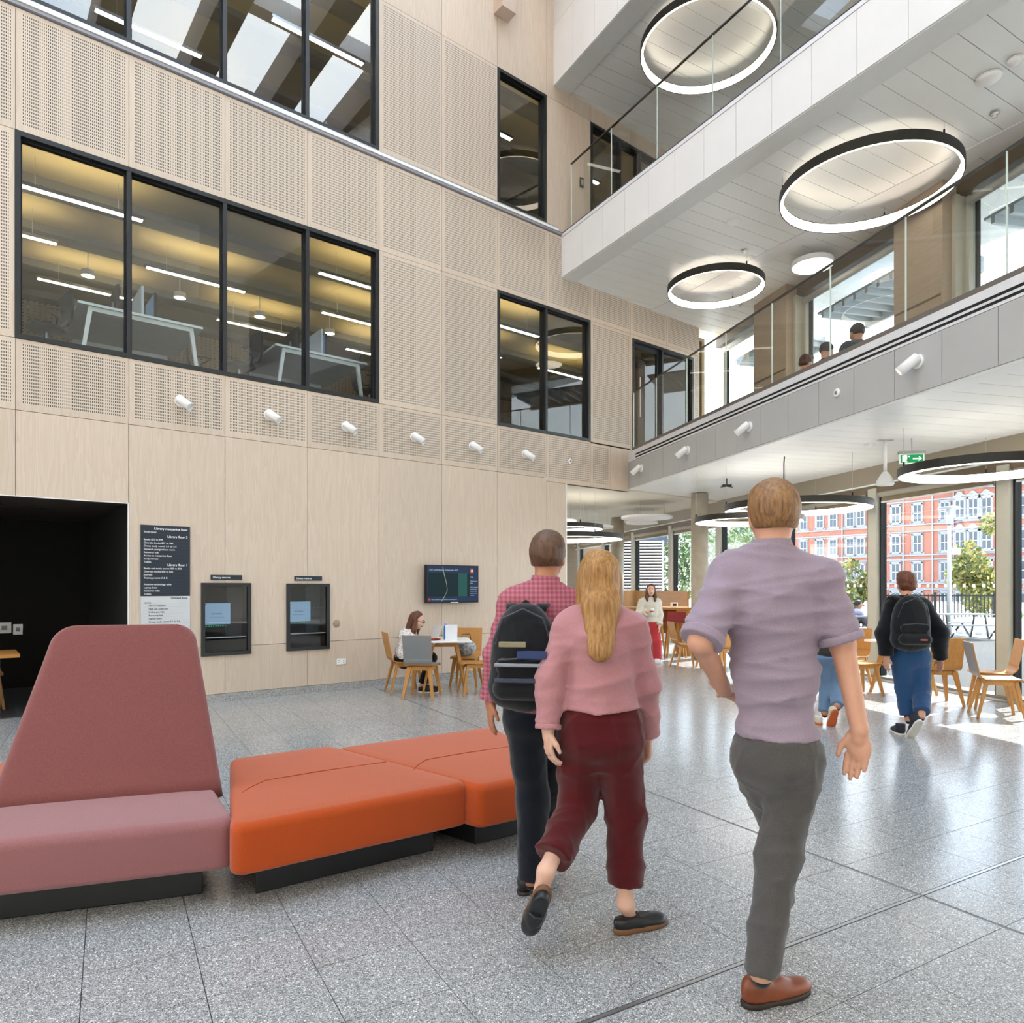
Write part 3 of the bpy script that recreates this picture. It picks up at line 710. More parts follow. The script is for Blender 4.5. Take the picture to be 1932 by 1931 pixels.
tb = np.array((-.98, 10.12)); table('white square cafe table with the laptop by the timber wall', tb, radians(8), .74)
# things on that table
lp = thing('laptop', 'open silver laptop in front of the seated woman', 'laptop', T((tb[0]-.16, tb[1]-.02, .745), radians(-62)))
m = MB(); m.box(-.155, .155, -.21, 0, 0, .012); m.build('keyboard_base', STEEL, lp, bevel=.003)
m = MB(); m.box(-.155, .155, 0, .008, 0, .215); sc_ = m.build('screen_lid', flat('laptop_silver', '#d6d7da', .35, .3), lp, T((0, 0, .008)) @ Matrix.Rotation(radians(-22), 4, 'X'))
m = MB(); m.lathe([(.014, 0), (.014, .001)], 16, caps=True); m.build('lid_emblem', WHITE, sc_, T((0, .0085, .115)) @ Matrix.Rotation(radians(-90), 4, 'X'))
bt = thing('water_bottle', 'blue metal water bottle with steel cap on the white table', 'bottle', T((tb[0]+.03, tb[1]-.02, .745)))
m = MB(); m.lathe([(.001, 0), (.033, 0), (.035, .01), (.035, .16), (.03, .19), (.017, .215), (.015, .225)], 20); m.build('bottle_body', flat('blue_enamel', '#1f7fd8', .3), bt, smooth=True)
m = MB(); m.lathe([(.018, .225), (.018, .255), (.014, .262), (.001, .263)], 20); m.build('bottle_cap', STEEL, bt, smooth=True)
mc = thing('menu_stand', 'white paper menu card standing on the white table', 'menu card', T((tb[0]+.115, tb[1]-.13, .745), radians(6)))
m = MB(); m.box(-.085, .085, -.002, .002, 0, .215); m.build('card_front', flat('paper', '#e9edf4', .7), mc, Matrix.Rotation(radians(8), 4, 'X'))
m = MB(); m.box(-.085, .085, -.002, .002, 0, .215); m.build('card_back', MATS['paper'], mc, T((0, .06, 0)) @ Matrix.Rotation(radians(-8), 4, 'X'))
pc = thing('pencil_case', 'small orange patterned pouch lying beside the laptop', 'pouch', T((tb[0]-.12, tb[1]-.26, .745), radians(15)))
m = MB(); m.ell((0, 0, .02), (.10, .045, .02), 14, 8); m.build('pouch_body', fabric('pouch', '#c9501c', '#2a1d1a', 30), pc, smooth=True)
m = MB(); m.tube([(-.09, 0, .03), (0, 0, .041), (.09, 0, .03)], .003, 6); m.build('zip', STEEL, pc)
bgp = thing('tote_bag', 'grey and white bag on the oak chair beneath the white table', 'bag', T((-.70, 10.62, .456), radians(10)))
m = MB(); m.ell((0, 0, .12), (.16, .10, .13), 16, 10); m.build('bag_body', fabric('tote', '#c8ccd0', '#5a6066', 22), bgp, smooth=True)
m = MB(); m.tube([(-.08, 0, .2), (-.06, 0, .33), (.06, 0, .33), (.08, 0, .2)], .008, 6); m.build('bag_handle', fabric('tote_strap', '#3a3d42'), bgp, smooth=True)

# chairs and tables by the facade at the right
cg = dup(chair_grey, (5.58, 8.10), radians(196), 'grey-backed plywood chair standing alone at the right edge, seat toward the window')
for o in cg.children: pass
put(cg, (5.60, 8.10), radians(70))
dup(chair_oak, (5.98, 8.72), radians(-112), 'oak plywood chair beyond the lone grey-backed chair, seen from the front')
dup(chair_oak, (5.50, 9.05), radians(172), 'oak plywood chair just right of the walker in the black jacket, back turned to us')
dup(chair_oak, (4.84, 9.78), radians(100), 'pale plywood chair just left of the walker in the black jacket, seen from the side')
dup(chair_oak, (5.20, 10.75), radians(-50), 'oak plywood chair against the mullion left of the walker in the black jacket')
dup(chair_oak, (4.55, 10.75), radians(150), 'oak plywood chair half hidden behind the purple-shirted walker on his right')
table('white cafe table hidden behind the walker in the black jacket', (5.50, 9.85), radians(20), .7)
# chairs glimpsed under the purple shirt sleeve
dup(chair_oak, (3.22, 13.0), radians(95), 'pale plywood chair at the foot of the oak bar table')
dup(chair_oak, (3.72, 12.35), radians(200), 'oak plywood chair seen under the rolled sleeve, nearest of three')
dup(chair_oak, (4.42, 13.1), radians(-80), 'oak plywood chair seen under the rolled sleeve, furthest of three')
table('white cafe table seen under the rolled purple sleeve', (3.80, 12.95), radians(10), .7)

# ---- oak bar table, stools, high bench in the cafe
br = thing('bar_table', 'tall oak bar table with panel ends in the cafe', 'bar table', T((3.93, 15.60, 0), radians(-8)))
m = MB(); m.box(-1.55, .02, -.36, .36, 1.0, 1.05); m.build('bar_top', OAKX, br, bevel=.004)
for x in (-.02, -1.5): m = MB(); m.box(x-.03, x+.03, -.34, .34, 0, 1.0); m.build('end_panel', OAK, br)
m = MB(); m.box(-1.47, -.05, .28, .31, .45, 1.0); m.box(-.30, -.05, -.34, -.30, 0, 1.0); m.build('modesty_panel', OAKX, br)
m = MB(); m.box(-4.2, .6, -.02, .02, .9, 1.4); hb = m.build('timber_screen', OAKX, None, FAC.M(-1.2, -.55, 0)); tag(hb, 'low oak screen panel running below the cafe windows', 'screen')
bx = thing('napkin_box', 'small white dispenser box standing on the oak bar table', 'dispenser', T((3.62, 15.65, 1.05)))
m = MB(); m.box(-.07, .07, -.06, .06, 0, .10); m.build('dispenser_body', WHITE, bx, bevel=.008); m = MB(); m.box(-.04, .04, -.062, -.058, .03, .08); m.build('dispenser_slot', BLACK, bx)
RED = flat('red_seat', '#8e1f25', .5)
def stool(label, p, ang):
    r = thing('bar_stool', label, 'bar stool', T((p[0], p[1], 0), ang), 'bar stools')
    m = MB(); m.sheet([(-.19, .735), (-.15, .745), (.1, .745), (.15, .76), (.18, .80), (.20, .90), (.205, .98)], -.19, .19, -.012); m.build('seat_shell', RED, r)
    m = MB(); m.box(-.15, .15, -.13, .1, .747, .757); m.build('seat_pad', WHITE, r)
    for sx in (-1, 1):
        for sy in (-1, 1): m = MB(); m.beam((sx*.13, sy*.12, .735), (sx*.2, sy*.2, 0), .045, .03); m.build('leg', OAK, r)
    m = MB(); c_ = [(sx*.175, sy*.17, .3) for sx, sy in ((-1, -1), (1, -1), (1, 1), (-1, 1), (-1, -1))]; m.tube(c_, .009, 6); m.build('foot_ring', STEEL, r)
    return r
stool('red-shelled bar stool beside the woman in the white sweater', (3.50, 15.02), radians(175))
stool('red-shelled bar stool behind the woman in the white sweater', (3.05, 15.1), radians(185))
stool('red-shelled bar stool on the far side of the oak bar table', (3.05, 16.35), radians(0))

# ---- reception desk in the recess
dk = thing('reception_desk', 'dark desk with oak top in the black recess', 'desk', WALL.M(-4.05, .55, 0))
m = MB(); m.box(-2.4, .62, -.38, .38, .70, .74); m.build('desk_top', OAKX, dk, bevel=.003)
m = MB(); m.box(-2.3, .40, -.30, -.27, 0, .70); m.build('front_panel', flat('desk_dark', '#2a2c2f', .6), dk)
m = MB(); m.box(.40, .44, -.32, .32, 0, .70); m.build('side_panel', flat('desk_grey', '#6d7073', .6), dk)
dup(chair_oak, WALL.pt(-3.75, 1.25)[:2], radians(40), 'oak plywood chair behind the reception desk in the recess')
for k, (px, py, w_, lab) in enumerate(((8, 1185, .085, 'white socket plate on the black recess wall, leftmost'), (34, 1188, .06, 'small steel switch plate on the black recess wall'))):
    u, z = WALL.hit(px, py, 3.2); r = thing('wall_switch', lab, 'switch', WALL.M(u, 3.2, z))
    m = MB(); m.box(-w_, w_, -.02, -.001, -.08, .08); m.build('plate', WHITE if k == 0 else STEEL, r, bevel=.004); m = MB(); m.box(-w_*.4, w_*.4, -.028, -.02, -.03, .03); m.build('rocker', GREYL, r)
u, z = WALL.hit(5, 985, 1.0)
hl = thing('hanging_panel_light', 'grey hanging panel light in the black recess', 'ceiling light', WALL.M(-4.75, .9, 2.10))
m = MB(); m.box(-.9, .72, -.14, .14, 0, .05); m.build('panel_body', STEEL, hl, bevel=.004); m = MB(); m.box(-.88, .70, -.12, .12, -.006, 0); m.build('panel_diffuser', emit('panel_dim', '#ffe9d0', 1.2), hl)
for q in (-.5, .5): m = MB(); m.tube([(q, 0, .05), (q, 0, .40)], .004, 4); m.build('cable', STEEL, hl)

# ---- directory sign
NAVY = flat('sign_navy', '#1c2836', .5, var=.02); SIGNW = flat('sign_white', '#cdd0d4', .5, var=.02); INKW = flat('ink_white', '#f4f5f6', .6, var=0); INKD = flat('ink_dark', '#1b2430', .6, var=0)
u0, u1 = -2.234, -1.672
sg = thing('directory_sign', 'navy and white library floor directory sign on the timber wall', 'sign', WALL.M(u0, 0, 0)); SWd = u1-u0
m = MB(); m.box(0, SWd, -.022, 0, 1.388, 2.262); m.build('upper_board', NAVY, sg, bevel=.002)
m = MB(); m.box(0, SWd, -.022, 0, .80, 1.385); m.build('lower_board', SIGNW, sg, bevel=.002)
RX = Matrix.Rotation(radians(90), 4, 'X')
lines = [(2.222, 'R', 'Library mezzanine floor', 1), (2.182, 'L', 'Study space', 0), (2.128, 'R', 'Library floor 2', 1)]
z = 2.088
for s_ in ('Books 827 to 999', 'Oversize books 827 to 999', 'Group study rooms 2-1 to 2-3', 'Research postgraduate room', 'Resource hub', 'Access to mezzanine floor', 'Study terrace', 'Toilets'):
    lines.append((z, 'L', s_, 0)); z -= .0395
lines.append((z+.004, 'R', 'Library floor 1', 1)); z -= .038
for s_ in ('Books and music scores 000 to 826', 'Oversize books 000 to 826', 'Journals', 'Training rooms A & B', '', 'Assistive technology suite', 'Laptop loans', 'Resource hubs', 'Toilets'):
    if s_: lines.append((z, 'L', s_, 0))
    z -= .0395
for z_, al, s_, bd in lines:
    text(s_, .040 if bd else .030, INKW, sg, T((SWd-.03 if al == 'R' else .03, -.023, z_-.014)) @ RX, 'RIGHT' if al == 'R' else 'LEFT', .0006 if bd else .0002)
    if not bd: m = MB(); m.box(.02, SWd-.02, -.0232, -.022, z_-.0235, z_-.0225); m.build('rule_line', flat('rule', '#3a4a5c', .6), sg)
lines = [(1.365, 'R', 'Ground floor', 1, 0), (1.312, 'L', 'Library', 0, 0)]
z = 1.273
for s_ in ('Library helpdesk', 'High use collection', 'DVDs and CDs', 'Resource hub', 'Laptop loans', 'Group study rooms 0-1 to 0-6'): lines.append((z, 'L', s_, 0, .055)); z -= .0395
for z_, al, s_, bd, ind in lines:
    text(s_, .036 if bd else .029, INKD, sg, T((SWd-.03 if al == 'R' else .03+ind, -.023, z_-.014)) @ RX, 'RIGHT' if al == 'R' else 'LEFT', .0005 if bd else .0001)
    if not bd: m = MB(); m.box(.02, SWd-.02, -.0232, -.022, z_-.0235, z_-.0225); m.build('rule_line', flat('rule2', '#a4a8ad', .6), sg)
# ---- book return kiosks
SCR = emit('screen_blue', '#a9cdea', 1.1); GRN = emit('led_green', '#1fae7c', 2.0)
kglass = glassmat('kiosk_glass', (.62, .64, .66), .8)
for n_, (a, b, c, d_, lab, sa, sb, sz) in enumerate(((-1.537, -.907, .606, 1.554, 'black framed library returns kiosk nearest the directory sign', -1.42, -1.022, 1.625), (-.423, .205, .612, 1.548, 'black framed library returns kiosk furthest from the directory sign', -.31, .093, 1.62))):
    k = thing('returns_kiosk', lab, 'kiosk', WALL.M(a, 0, c), 'library returns kiosks'); W_, H_ = b-a, d_-c; f_ = .045
    m = MB()
    for q in ((0, f_, 0, H_), (W_-f_, W_, 0, H_), (f_, W_-f_, 0, f_), (f_, W_-f_, H_-f_, H_)): m.box(q[0], q[1], -.03, .26, q[2], q[3])
    m.build('kiosk_frame', BLACKM, k, bevel=.002)
    m = MB(); m.box(0, W_, .26, .28, 0, H_); m.build('kiosk_back', BLACK, k)
    m = MB(); m.box(W_*.60, W_-f_, .22, .258, f_, H_-f_); m.build('grey_side_lining', flat('kiosk_grey', '#6f7276', .5), k)
    m = MB(); m.box(.07, .41, .15, .17, .40, .68); sc_ = m.build('screen', SCR, k)
    m = MB(); m.box(.07, .10, .148, .15, .655, .675); m.build('screen_badge', flat('badge_red', '#b5483a', .6), sc_)
    text('RETURNS', .03, flat('ink_slate', '#4c5866', .6), sc_, T((.24, .149, .53)) @ RX, 'CENTER')
    text('Place one item on the shelf', .015, MATS['ink_slate'], sc_, T((.24, .149, .49)) @ RX, 'CENTER')
    m = MB()
    for i in range(9): m.box(.10+.03*i, .115+.03*i, .146, .156, .375, .385)
    m.build('status_lights', GRN, sc_)
    m = MB(); m.box(f_, W_-f_, .02, .2, .225, .24); m.build('return_shelf', STEEL, k); m = MB(); m.tube([(f_+.02, .0, .235), (W_-f_-.02, .0, .235)], .007, 8); m.build('shelf_rail', STEEL, k)
    m = MB(); m.box(f_, W_-f_, .05, .24, f_, .2); m.build('book_bin', flat('bin_dark', '#26282b', .4), k)
    m = MB(); m.box(f_, W_-f_, .0, .006, f_, H_-f_); m.build('glass_front', kglass, k)
    s_ = thing('returns_sign', 'small navy Library returns sign above the %s kiosk' % ('left' if n_ == 0 else 'right'), 'sign', WALL.M(sa, 0, sz), 'library returns signs')
    m = MB(); m.box(0, sb-sa, -.012, 0, -.032, .032); m.build('sign_board', NAVY, s_); text('Library returns', .036, INKW, s_, T((.025, -.0125, -.011)) @ RX, bold=.0004)
so = thing('power_socket', 'white double power socket low on the timber wall', 'socket', WALL.M(.388, 0, .417))
m = MB(); m.box(-.073, .073, -.012, 0, -.043, .043); m.build('socket_plate', WHITE, so, bevel=.003)
for q in (-.036, .036):
    m = MB(); m.box(q-.006, q+.006, -.0125, -.0118, .008, .02); m.box(q-.014, q-.005, -.0125, -.0118, -.016, -.010); m.box(q+.005, q+.014, -.0125, -.0118, -.016, -.010); m.build('socket_holes', BLACK, so)
kn = tag(MB().lathe([(.001, .006), (.05, .006), (.055, 0)], 20, caps=True).build('wall_stud', flat('stud_wood', '#a5907c', .6), None, WALL.M(.32, 0, .97) @ Matrix.Rotation(radians(90), 4, 'X'), True), 'round timber-coloured wall disc right of the second kiosk', 'wall disc')
# ---- television
tv = thing('television', 'wall-mounted television with dark blue information screen', 'television', WALL.M(1.76, -.09, 1.245)); W_, H_ = 1.003, .605
m = MB(); m.box(0, W_, -.03, .03, 0, H_); m.build('television_body', BLACK, tv, bevel=.004)
m = MB(); m.box(.3, .7, .03, .088, .15, .45); m.build('wall_bracket', BLACK, tv)
SD = emit('tv_navy', '#22304a', .35); SG = emit('tv_green', '#12262a', .3); SG2 = emit('tv_teal', '#23504c', .3)
m = MB(); m.box(.015, W_-.015, -.032, -.030, .02, H_-.012); s_ = m.build('screen', SD, tv)
m = MB(); m.box(.03, .82, -.034, -.032, .105, .475); m.build('picture_area', SG, s_); m = MB(); m.box(.60, .77, -.0345, -.034, .105, .475); m.build('picture_band', SG2, s_)
m = MB(); m.tube([(.30, -.035, .575), (.33, -.035, .44), (.375, -.035, .30), (.385, -.035, .2), (.34, -.035, .11), (.275, -.035, .03)], .004, 5); m.build('picture_curve', emit('tv_line', '#a9ac9c', .3), s_)
TW = emit('tv_white', '#a9b4c6', .4)
text('12:07 pm Wednesday 18 September 2019', .032, TW, s_, T((.045, -.0352, .515)) @ RX)
text('Library opening hours and events in the building today', .022, TW, s_, T((.085, -.0352, .05)) @ RX)
for i, q in enumerate(('Today', '', 'Welcome to the', 'library', '', 'Visit the helpdesk', 'for advice with', 'books, printing', 'and study space', 'bookings')):
    if q: text(q, .021, TW, s_, T((.835, -.0352, .41-.033*i)) @ RX)
m = MB(); m.box(.83, .90, -.0345, -.032, .475, .56); m.build('crest_panel', emit('tv_crest', '#8a4526', .3), s_)
m = MB(); m.lathe([(.02, 0), (.02, .001)], 14, caps=True); m.build('crest_disc', emit('tv_crest2', '#c9ccd6', .6), s_, T((.865, -.0348, .518)) @ RX)
m = MB(); m.box(.03, .07, -.0345, -.032, .045, .075); m.build('red_badge', emit('tv_red', '#b5322c', .6), s_)
m = MB(); m.box(.45, .60, -.034, -.03, .002, .012); m.build('maker_strip', STEEL, tv)

# ---- spotlights
def spot(label, M, lit=False, down=35, side=25, group='white wall spotlights'):
    r = thing('spotlight', label, 'spotlight', M @ Matrix.Scale(1.3, 4), group)
    m = MB(); m.lathe([(.001, 0), (.055, 0), (.055, .012), (.05, .016), (.001, .016)], 24); m.build('base_plate', WHITE, r, RX, smooth=False)
    m = MB(); m.tube([(0, -.012, 0), (0, -.05, -.005)], .014, 10); m.build('knuckle', BLACK if lit else WHITE, r)
    R = T((0, -.06, -.005)) @ Matrix.Rotation(radians(side), 4, 'Z') @ Matrix.Rotation(radians(90+down), 4, 'X')
    m = MB(); m.lathe([(.001, -.05), (.036, -.05), (.040, -.046), (.040, .115), (.034, .115), (.034, .10)], 24); b_ = m.build('lamp_head', WHITE, r, R, smooth=True)
    m = MB(); m.lathe([(.034, .1), (.001, .1)], 24); m.build('lamp_lens', emit('spot_lens', '#ffe2b0', 8) if lit else WHITE, b_)
    return r
for k, (q, lab) in enumerate(((-1.78, 'leftmost white spotlight on the timber wall, first in the row of six'), (-.66, 'white wall spotlight second from the left in the row of six'), (.46, 'white wall spotlight third from the left, below the office window corner'), (1.61, 'white wall spotlight fourth from the left above the television'), (2.72, 'white wall spotlight fifth from the left, right of the television'), (3.85, 'white wall spotlight below the two-pane window, sixth in the row'))):
    spot(lab, WALL.M(q, 0, 3.84), side=38)
for q, lab in ((.65, 'lit white spotlight on the grey balcony fascia nearest the timber wall'), (2.46, 'lit white spotlight second along the grey balcony fascia'), (4.24, 'lit white spotlight third along the grey balcony fascia'), (7.19, 'lit white spotlight on the grey balcony fascia nearest the camera')):
    spot(lab, E1.M(q, -.02, 3.77), lit=True, down=38, side=-38, group='lit fascia spotlights')
def disc_sensor(label, M, r0=.045):
    r = thing('sensor', label, 'sensor', M); m = MB(); m.lathe([(.001, 0), (r0, 0), (r0, .012), (r0*.8, .02), (.001, .022)], 24); m.build('sensor_body', WHITE, r, smooth=True)
    m = MB(); m.lathe([(.001, .03), (r0*.4, .026), (r0*.45, .02)], 16); m.build('sensor_eye', GREYL, r, smooth=True); return r
disc_sensor('round white sensor on the slotted panels right of the last wall spotlight', WALL.M(4.94, 0, 3.84) @ RX)
disc_sensor('round dome camera on the grey balcony fascia between two spotlights', E1.M(6.02, -.02, 3.77) @ RX, .05)
DN = Matrix.Rotation(pi, 4, 'X')
def on_ceiling(px, py, z): p = P(px, py, (z-CAMH)*FPX/(HZ-py)); return (p[0], p[1], z)
for px, py, z, r0, lab in ((1866, 147, 7.2, .12, 'large oval white sensor on the second-floor soffit near the top right corner'), (1915, 113, 7.2, .07, 'white smoke detector on the soffit at the right edge'), (1384, 419, 7.21, .11, 'round grey speaker flush in the white soffit'), (1640, 838, 3.455, .06, 'white smoke detector on the first-floor soffit near the exit sign')):
    r = thing('ceiling_device', lab, 'ceiling device', T(on_ceiling(px, py, z)) @ DN)
    m = MB(); m.lathe([(.001, 0), (r0, 0), (r0, .02), (r0*.85, .035), (r0*.4, .05), (.001, .052)] if r0 != .11 else [(.001, 0), (r0, 0), (r0, .008), (r0*.9, .012), (.001, .012)], 28); m.build('device_body', WHITE, r, smooth=True)
    m = MB(); m.lathe([(r0, 0), (r0*1.1, 0), (r0*1.1, .006), (r0, .008)], 28, closed=True); m.build('device_rim', WHITE, r)
for px, py, z, lab in ((1395, 575, 7.2, 'small sprinkler on the soffit below the smaller ring'), (1877, 214, 7.2, 'small sprinkler rose on the soffit at the upper right'), (1405, 473, 7.2, 'small sprinkler on the soffit above the smaller ring')):
    r = thing('sprinkler', lab, 'sprinkler', T(on_ceiling(px, py, z)) @ DN); m = MB(); m.lathe([(.001, 0), (.045, 0), (.04, .008), (.012, .012), (.012, .04), (.03, .045), (.001, .046)], 18); m.build('sprinkler_head', WHITE, r, smooth=True)
    m = MB(); m.lathe([(.045, 0), (.055, 0), (.05, .006), (.045, .008)], 20, closed=True); m.build('sprinkler_rose', STEEL, r)

# ---- ring pendants
RINGB = flat('ring_black', '#26241f', .5, var=.05)
def ring(label, c, r0, zc, h_=.125, flat_face=False, n=72, cab=3, strength=None):
    r = thing('ring_light', label, 'ring light', T(c), 'ring pendant lights')
    m = MB(); m.lathe([(r0, 0), (r0, h_), (r0-.055, h_), (r0-.055, h_-.008), (r0-.012, h_-.008), (r0-.012, 0)], n, closed=True); m.build('ring_housing', RINGB, r)
    m = MB(); m.lathe([(r0-.014, .004), (r0-.014, h_-.01), (r0-.05, h_-.01), (r0-.05, .02), (r0-.048, .004)] if not flat_face else [(r0-.013, .0), (r0-.013, h_-.01), (r0-.11, h_-.01), (r0-.11, .0)], n, closed=True); m.build('ring_diffuser', LED if not flat_face else LEDW, r, smooth=False)
    for k in range(cab):
        a = 2*pi*k/cab+.9; x, y = (r0-.02)*cos(a), (r0-.02)*sin(a)
        m = MB(); m.tube([(x, y, h_), (x, y, zc-c[2])], .0025, 5); o = m.build('cable', STEEL, r); m = MB(); m.lathe([(.012, h_), (.012, h_+.05), (.004, h_+.06)], 10, c=(x, y, 0)); m.build('cable_grip', BLACK, o)
    return r
def rc(px, py, z): d = (z-CAMH)*FPX/(HZ-py); return P(px, py, d)
c = rc(1334, 92, 10.42); ring('large ring light under the top floor, behind the glass balustrade', c, 1.09, 10.64)
c = rc(1637, 362, 6.90); ring('largest ring light hanging below the second-floor soffit', c, 1.13, 7.19)
c = rc(1350, 549, 6.92); ring('smaller ring light below the second-floor soffit near the timber wall', c, .86, 7.19)
c = P(1503, 963, 11.1); ring('large pendant ring behind the head of the purple-shirted walker', c, 1.1, 3.44, .1, True)
c = P(1412, 986, 11.7); ring('lower pendant ring left of the purple-shirted walker', c, .87, 3.41, .09, True)
c = P(1848, 893, 8.42); ring('nearest pendant ring cut off by the right edge', c, .87, 3.44, .1, True)
c = P(1060, 1000, 15.0); ring('cafe pendant ring half hidden by the timber wall, upper of two', c, .88, 3.42, .09, True)
c = P(1077, 1019, 15.2); ring('cafe pendant ring half hidden by the timber wall, lower of two', c, 1.12, 3.42, .1, True)
def disc_lamp(label, c, r0, zc, lit=True, name='disc_light', group=None):
    r = thing(name, label, 'disc light' if lit else 'acoustic disc', T(c), group)
    m = MB(); m.lathe([(.001, .09), (r0*.98, .09), (r0, .08), (r0, .01), (r0*.97, 0), (r0*.96, .004)] if lit else [(.001, .05), (r0, .05), (r0, .004), (r0-.004, 0), (.001, 0)], 48); m.build('disc_body', WHITE, r, smooth=False)
    if lit: m = MB(); m.lathe([(r0*.96, .004), (.001, .004)], 48); m.build('disc_diffuser', LED, r)
    for k in range(3 if not lit else 1):
        a = 2*pi*k/3; x, y = r0*.7*cos(a), r0*.7*sin(a)
        if not lit: m = MB(); m.tube([(x, y, .05), (x, y, zc-c[2])], .003, 4); m.build('cable', STEEL, r)
    if lit: m = MB(); m.lathe([(.06, .09), (.06, zc-c[2])] if r0 > .2 else [(.008, .09), (.008, zc-c[2])], 16); m.build('ceiling_stem', WHITE, r)
    return r
disc_lamp('round white ceiling lamp between the two ring lights and the windows', rc(1533, 503, 7.0), .34, 7.19)
for px, py, d, r0, lab in ((1220, 979, 16.0, .58, 'upper white acoustic disc hanging in the cafe near the columns'), (1211, 988.5, 17.4, .40, 'lower white acoustic disc just under the upper one in the cafe'), (1118, 997, 17.0, .50, 'white acoustic disc partly behind the far column'), (1050, 986, 16.0, .46, 'white acoustic disc half hidden by the timber wall edge')):
    disc_lamp(lab, P(px, py, d), r0, 3.42, False, 'acoustic_disc', 'acoustic discs')
# projector pole, exit sign, power canopy
pp = thing('ceiling_projector', 'white bell-shaped device on a pole hanging from the soffit', 'ceiling device', T(P(1670, 905, 9.3)))
d = pp.location.z; m = MB(); m.lathe([(.001, -.08), (.10, -.08), (.11, -.06), (.105, -.02), (.06, .06), (.03, .10)], 28); m.build('bell_body', WHITE, pp, smooth=True)
m = MB(); m.tube([(0, 0, .09), (0, 0, 3.455-d)], .022, 12); m.build('pole', WHITE, pp, smooth=True); m = MB(); m.box(-.1, .1, -.025, .025, 3.44-d, 3.455-d); m.build('ceiling_plate', STEEL, pp)
ex = thing('exit_sign', 'green emergency exit sign with running figure and arrow', 'exit sign', T(P(1720, 866, 9.2), radians(-12)))
m = MB(); m.box(-.15, .15, -.012, .012, -.065, .065); b_ = m.build('sign_face', flat('sign_white2', '#f0f5f0', .5), ex)
m = MB(); m.box(-.135, .135, -.015, -.012, -.052, .052); g_ = m.build('green_panel', emit('exit_green', '#17804a', .7), ex)
WI = emit('exit_white', '#ffffff', .9)
m = MB(); m.box(.01, .09, -.017, -.015, -.008, .008); m.add([(.075, -.017, .034), (.12, -.017, 0), (.075, -.017, -.034), (.095, -.016, 0)], [(0, 1, 3), (3, 1, 2)]); m.build('arrow', WI, g_)
m = MB(); m.box(-.115, -.06, -.017, -.0155, -.045, .045); m.build('doorway', WI, g_)
m = MB(); m.lathe([(.010, 0), (.010, .001)], 12, c=(0, 0, 0), caps=True); m.build('figure_head', WI, g_, T((-.035, -.0155, .03)) @ RX)
m = MB(); m.beam((-.045, -.0165, .018), (-.055, -.0165, -.012), .018, .016, .002, .002, up=(0, 1, 0)); m.beam((-.055, -.0165, -.01), (-.03, -.0165, -.024), .01, .01, .002, .002, up=(0, 1, 0)); m.beam((-.03, -.0165, -.024), (-.032, -.0165, -.042), .009, .009, .002, .002, up=(0, 1, 0)); m.beam((-.055, -.0165, -.01), (-.078, -.0165, -.038), .01, .01, .002, .002, up=(0, 1, 0)); m.beam((-.045, -.0165, .016), (-.022, -.0165, .004), .008, .008, .002, .002, up=(0, 1, 0)); m.build('figure_body', emit('exit_green_dark', '#0f6a3b', .6), g_)
m = MB(); m.box(-.16, .16, -.03, .03, .065, .10); m.build('sign_housing', flat('housing_grey', '#8e9290', .5), ex); m = MB(); m.tube([(0, 0, .10), (0, 0, 3.455-ex.location.z)], .008, 8); m.build('stem', STEEL, ex)
cn = thing('cable_canopy', 'small dark cable canopy on the white soffit above the pendant rings', 'ceiling device', T(P(1371, 918, 12.6)))
m = MB(); m.box(-.08, .08, -.04, .04, 0, .03); m.build('canopy_box', BLACK, cn); m = MB(); m.tube([(-.11, 0, -.015), (0, 0, 0), (.11, 0, -.015)], .008, 6); m.build('canopy_arm', BLACK, cn)
m = MB(); m.tube([(0, 0, .03), (0, 0, 3.455-cn.location.z)], .012, 6); m.build('canopy_stem', BLACK, cn)
cb = tag(MB().tube([P(1480, 862, 9.7), P(1479, 875, 9.7), P(1479, 900, 9.7), P(1479, 925, 9.7)], .008, 6).build('power_cable', BLACK, None), 'black power cable hanging from the soffit above the purple-shirted walker', 'cable')
rd = thing('card_reader', 'small black card reader behind the upper glass balustrade', 'card reader', WALL.M(5.23, 0, 9.12)); m = MB(); m.box(-.045, .045, -.03, 0, -.09, .09); m.build('reader_body', BLACKM, rd, bevel=.008); m = MB(); m.box(-.025, .025, -.033, -.03, -.05, .05); m.build('reader_pad', STEEL, rd)

# ---- office furniture behind the internal windows
DESKW = flat('desk_white', '#e4e4e0', .5); TASK = fabric('task_fabric', '#202226', scale=200)
def bench(label, u, v):
    r = thing('office_desk', label, 'desk', WALL.M(u, v, 4.25), 'office bench desks')
    m = MB(); m.box(-.72, .72, 0, 1.6, .71, .74); m.build('desk_top', DESKW, r)
    for y in (.06, 1.52):
        for s_ in (-1, 1): m = MB(); m.beam((s_*.58, y, .70), (s_*.68, y, 0), .05, .04); m.build('desk_leg', DESKW, r)
        m = MB(); m.box(-.6, .6, y-.025, y+.025, .655, .708); m.build('desk_frame', DESKW, r)
    m = MB(); m.box(-.015, .015, .05, 1.55, .74, 1.12); m.build('desk_divider', flat('divider', '#c8ccd0', .5), r)
    return r
def monitor(label, u, v, s_):
    r = thing('monitor', label, 'monitor', WALL.M(u, v, 4.995, radians(90*s_)), 'office monitors')
    m = MB(); m.box(-.27, .27, -.015, .015, .12, .46); b_ = m.build('monitor_case', BLACK, r); m = MB(); m.box(-.255, .255, .0155, .018, .135, .445); m.build('monitor_panel', emit('office_screen', '#5f7f9c', .5), b_)
    m = MB(); m.box(-.02, .02, -.03, -.015, 0, .3); m.build('monitor_stem', STEEL, r); m = MB(); m.box(-.1, .1, -.09, .07, 0, .012); m.build('monitor_foot', STEEL, r)
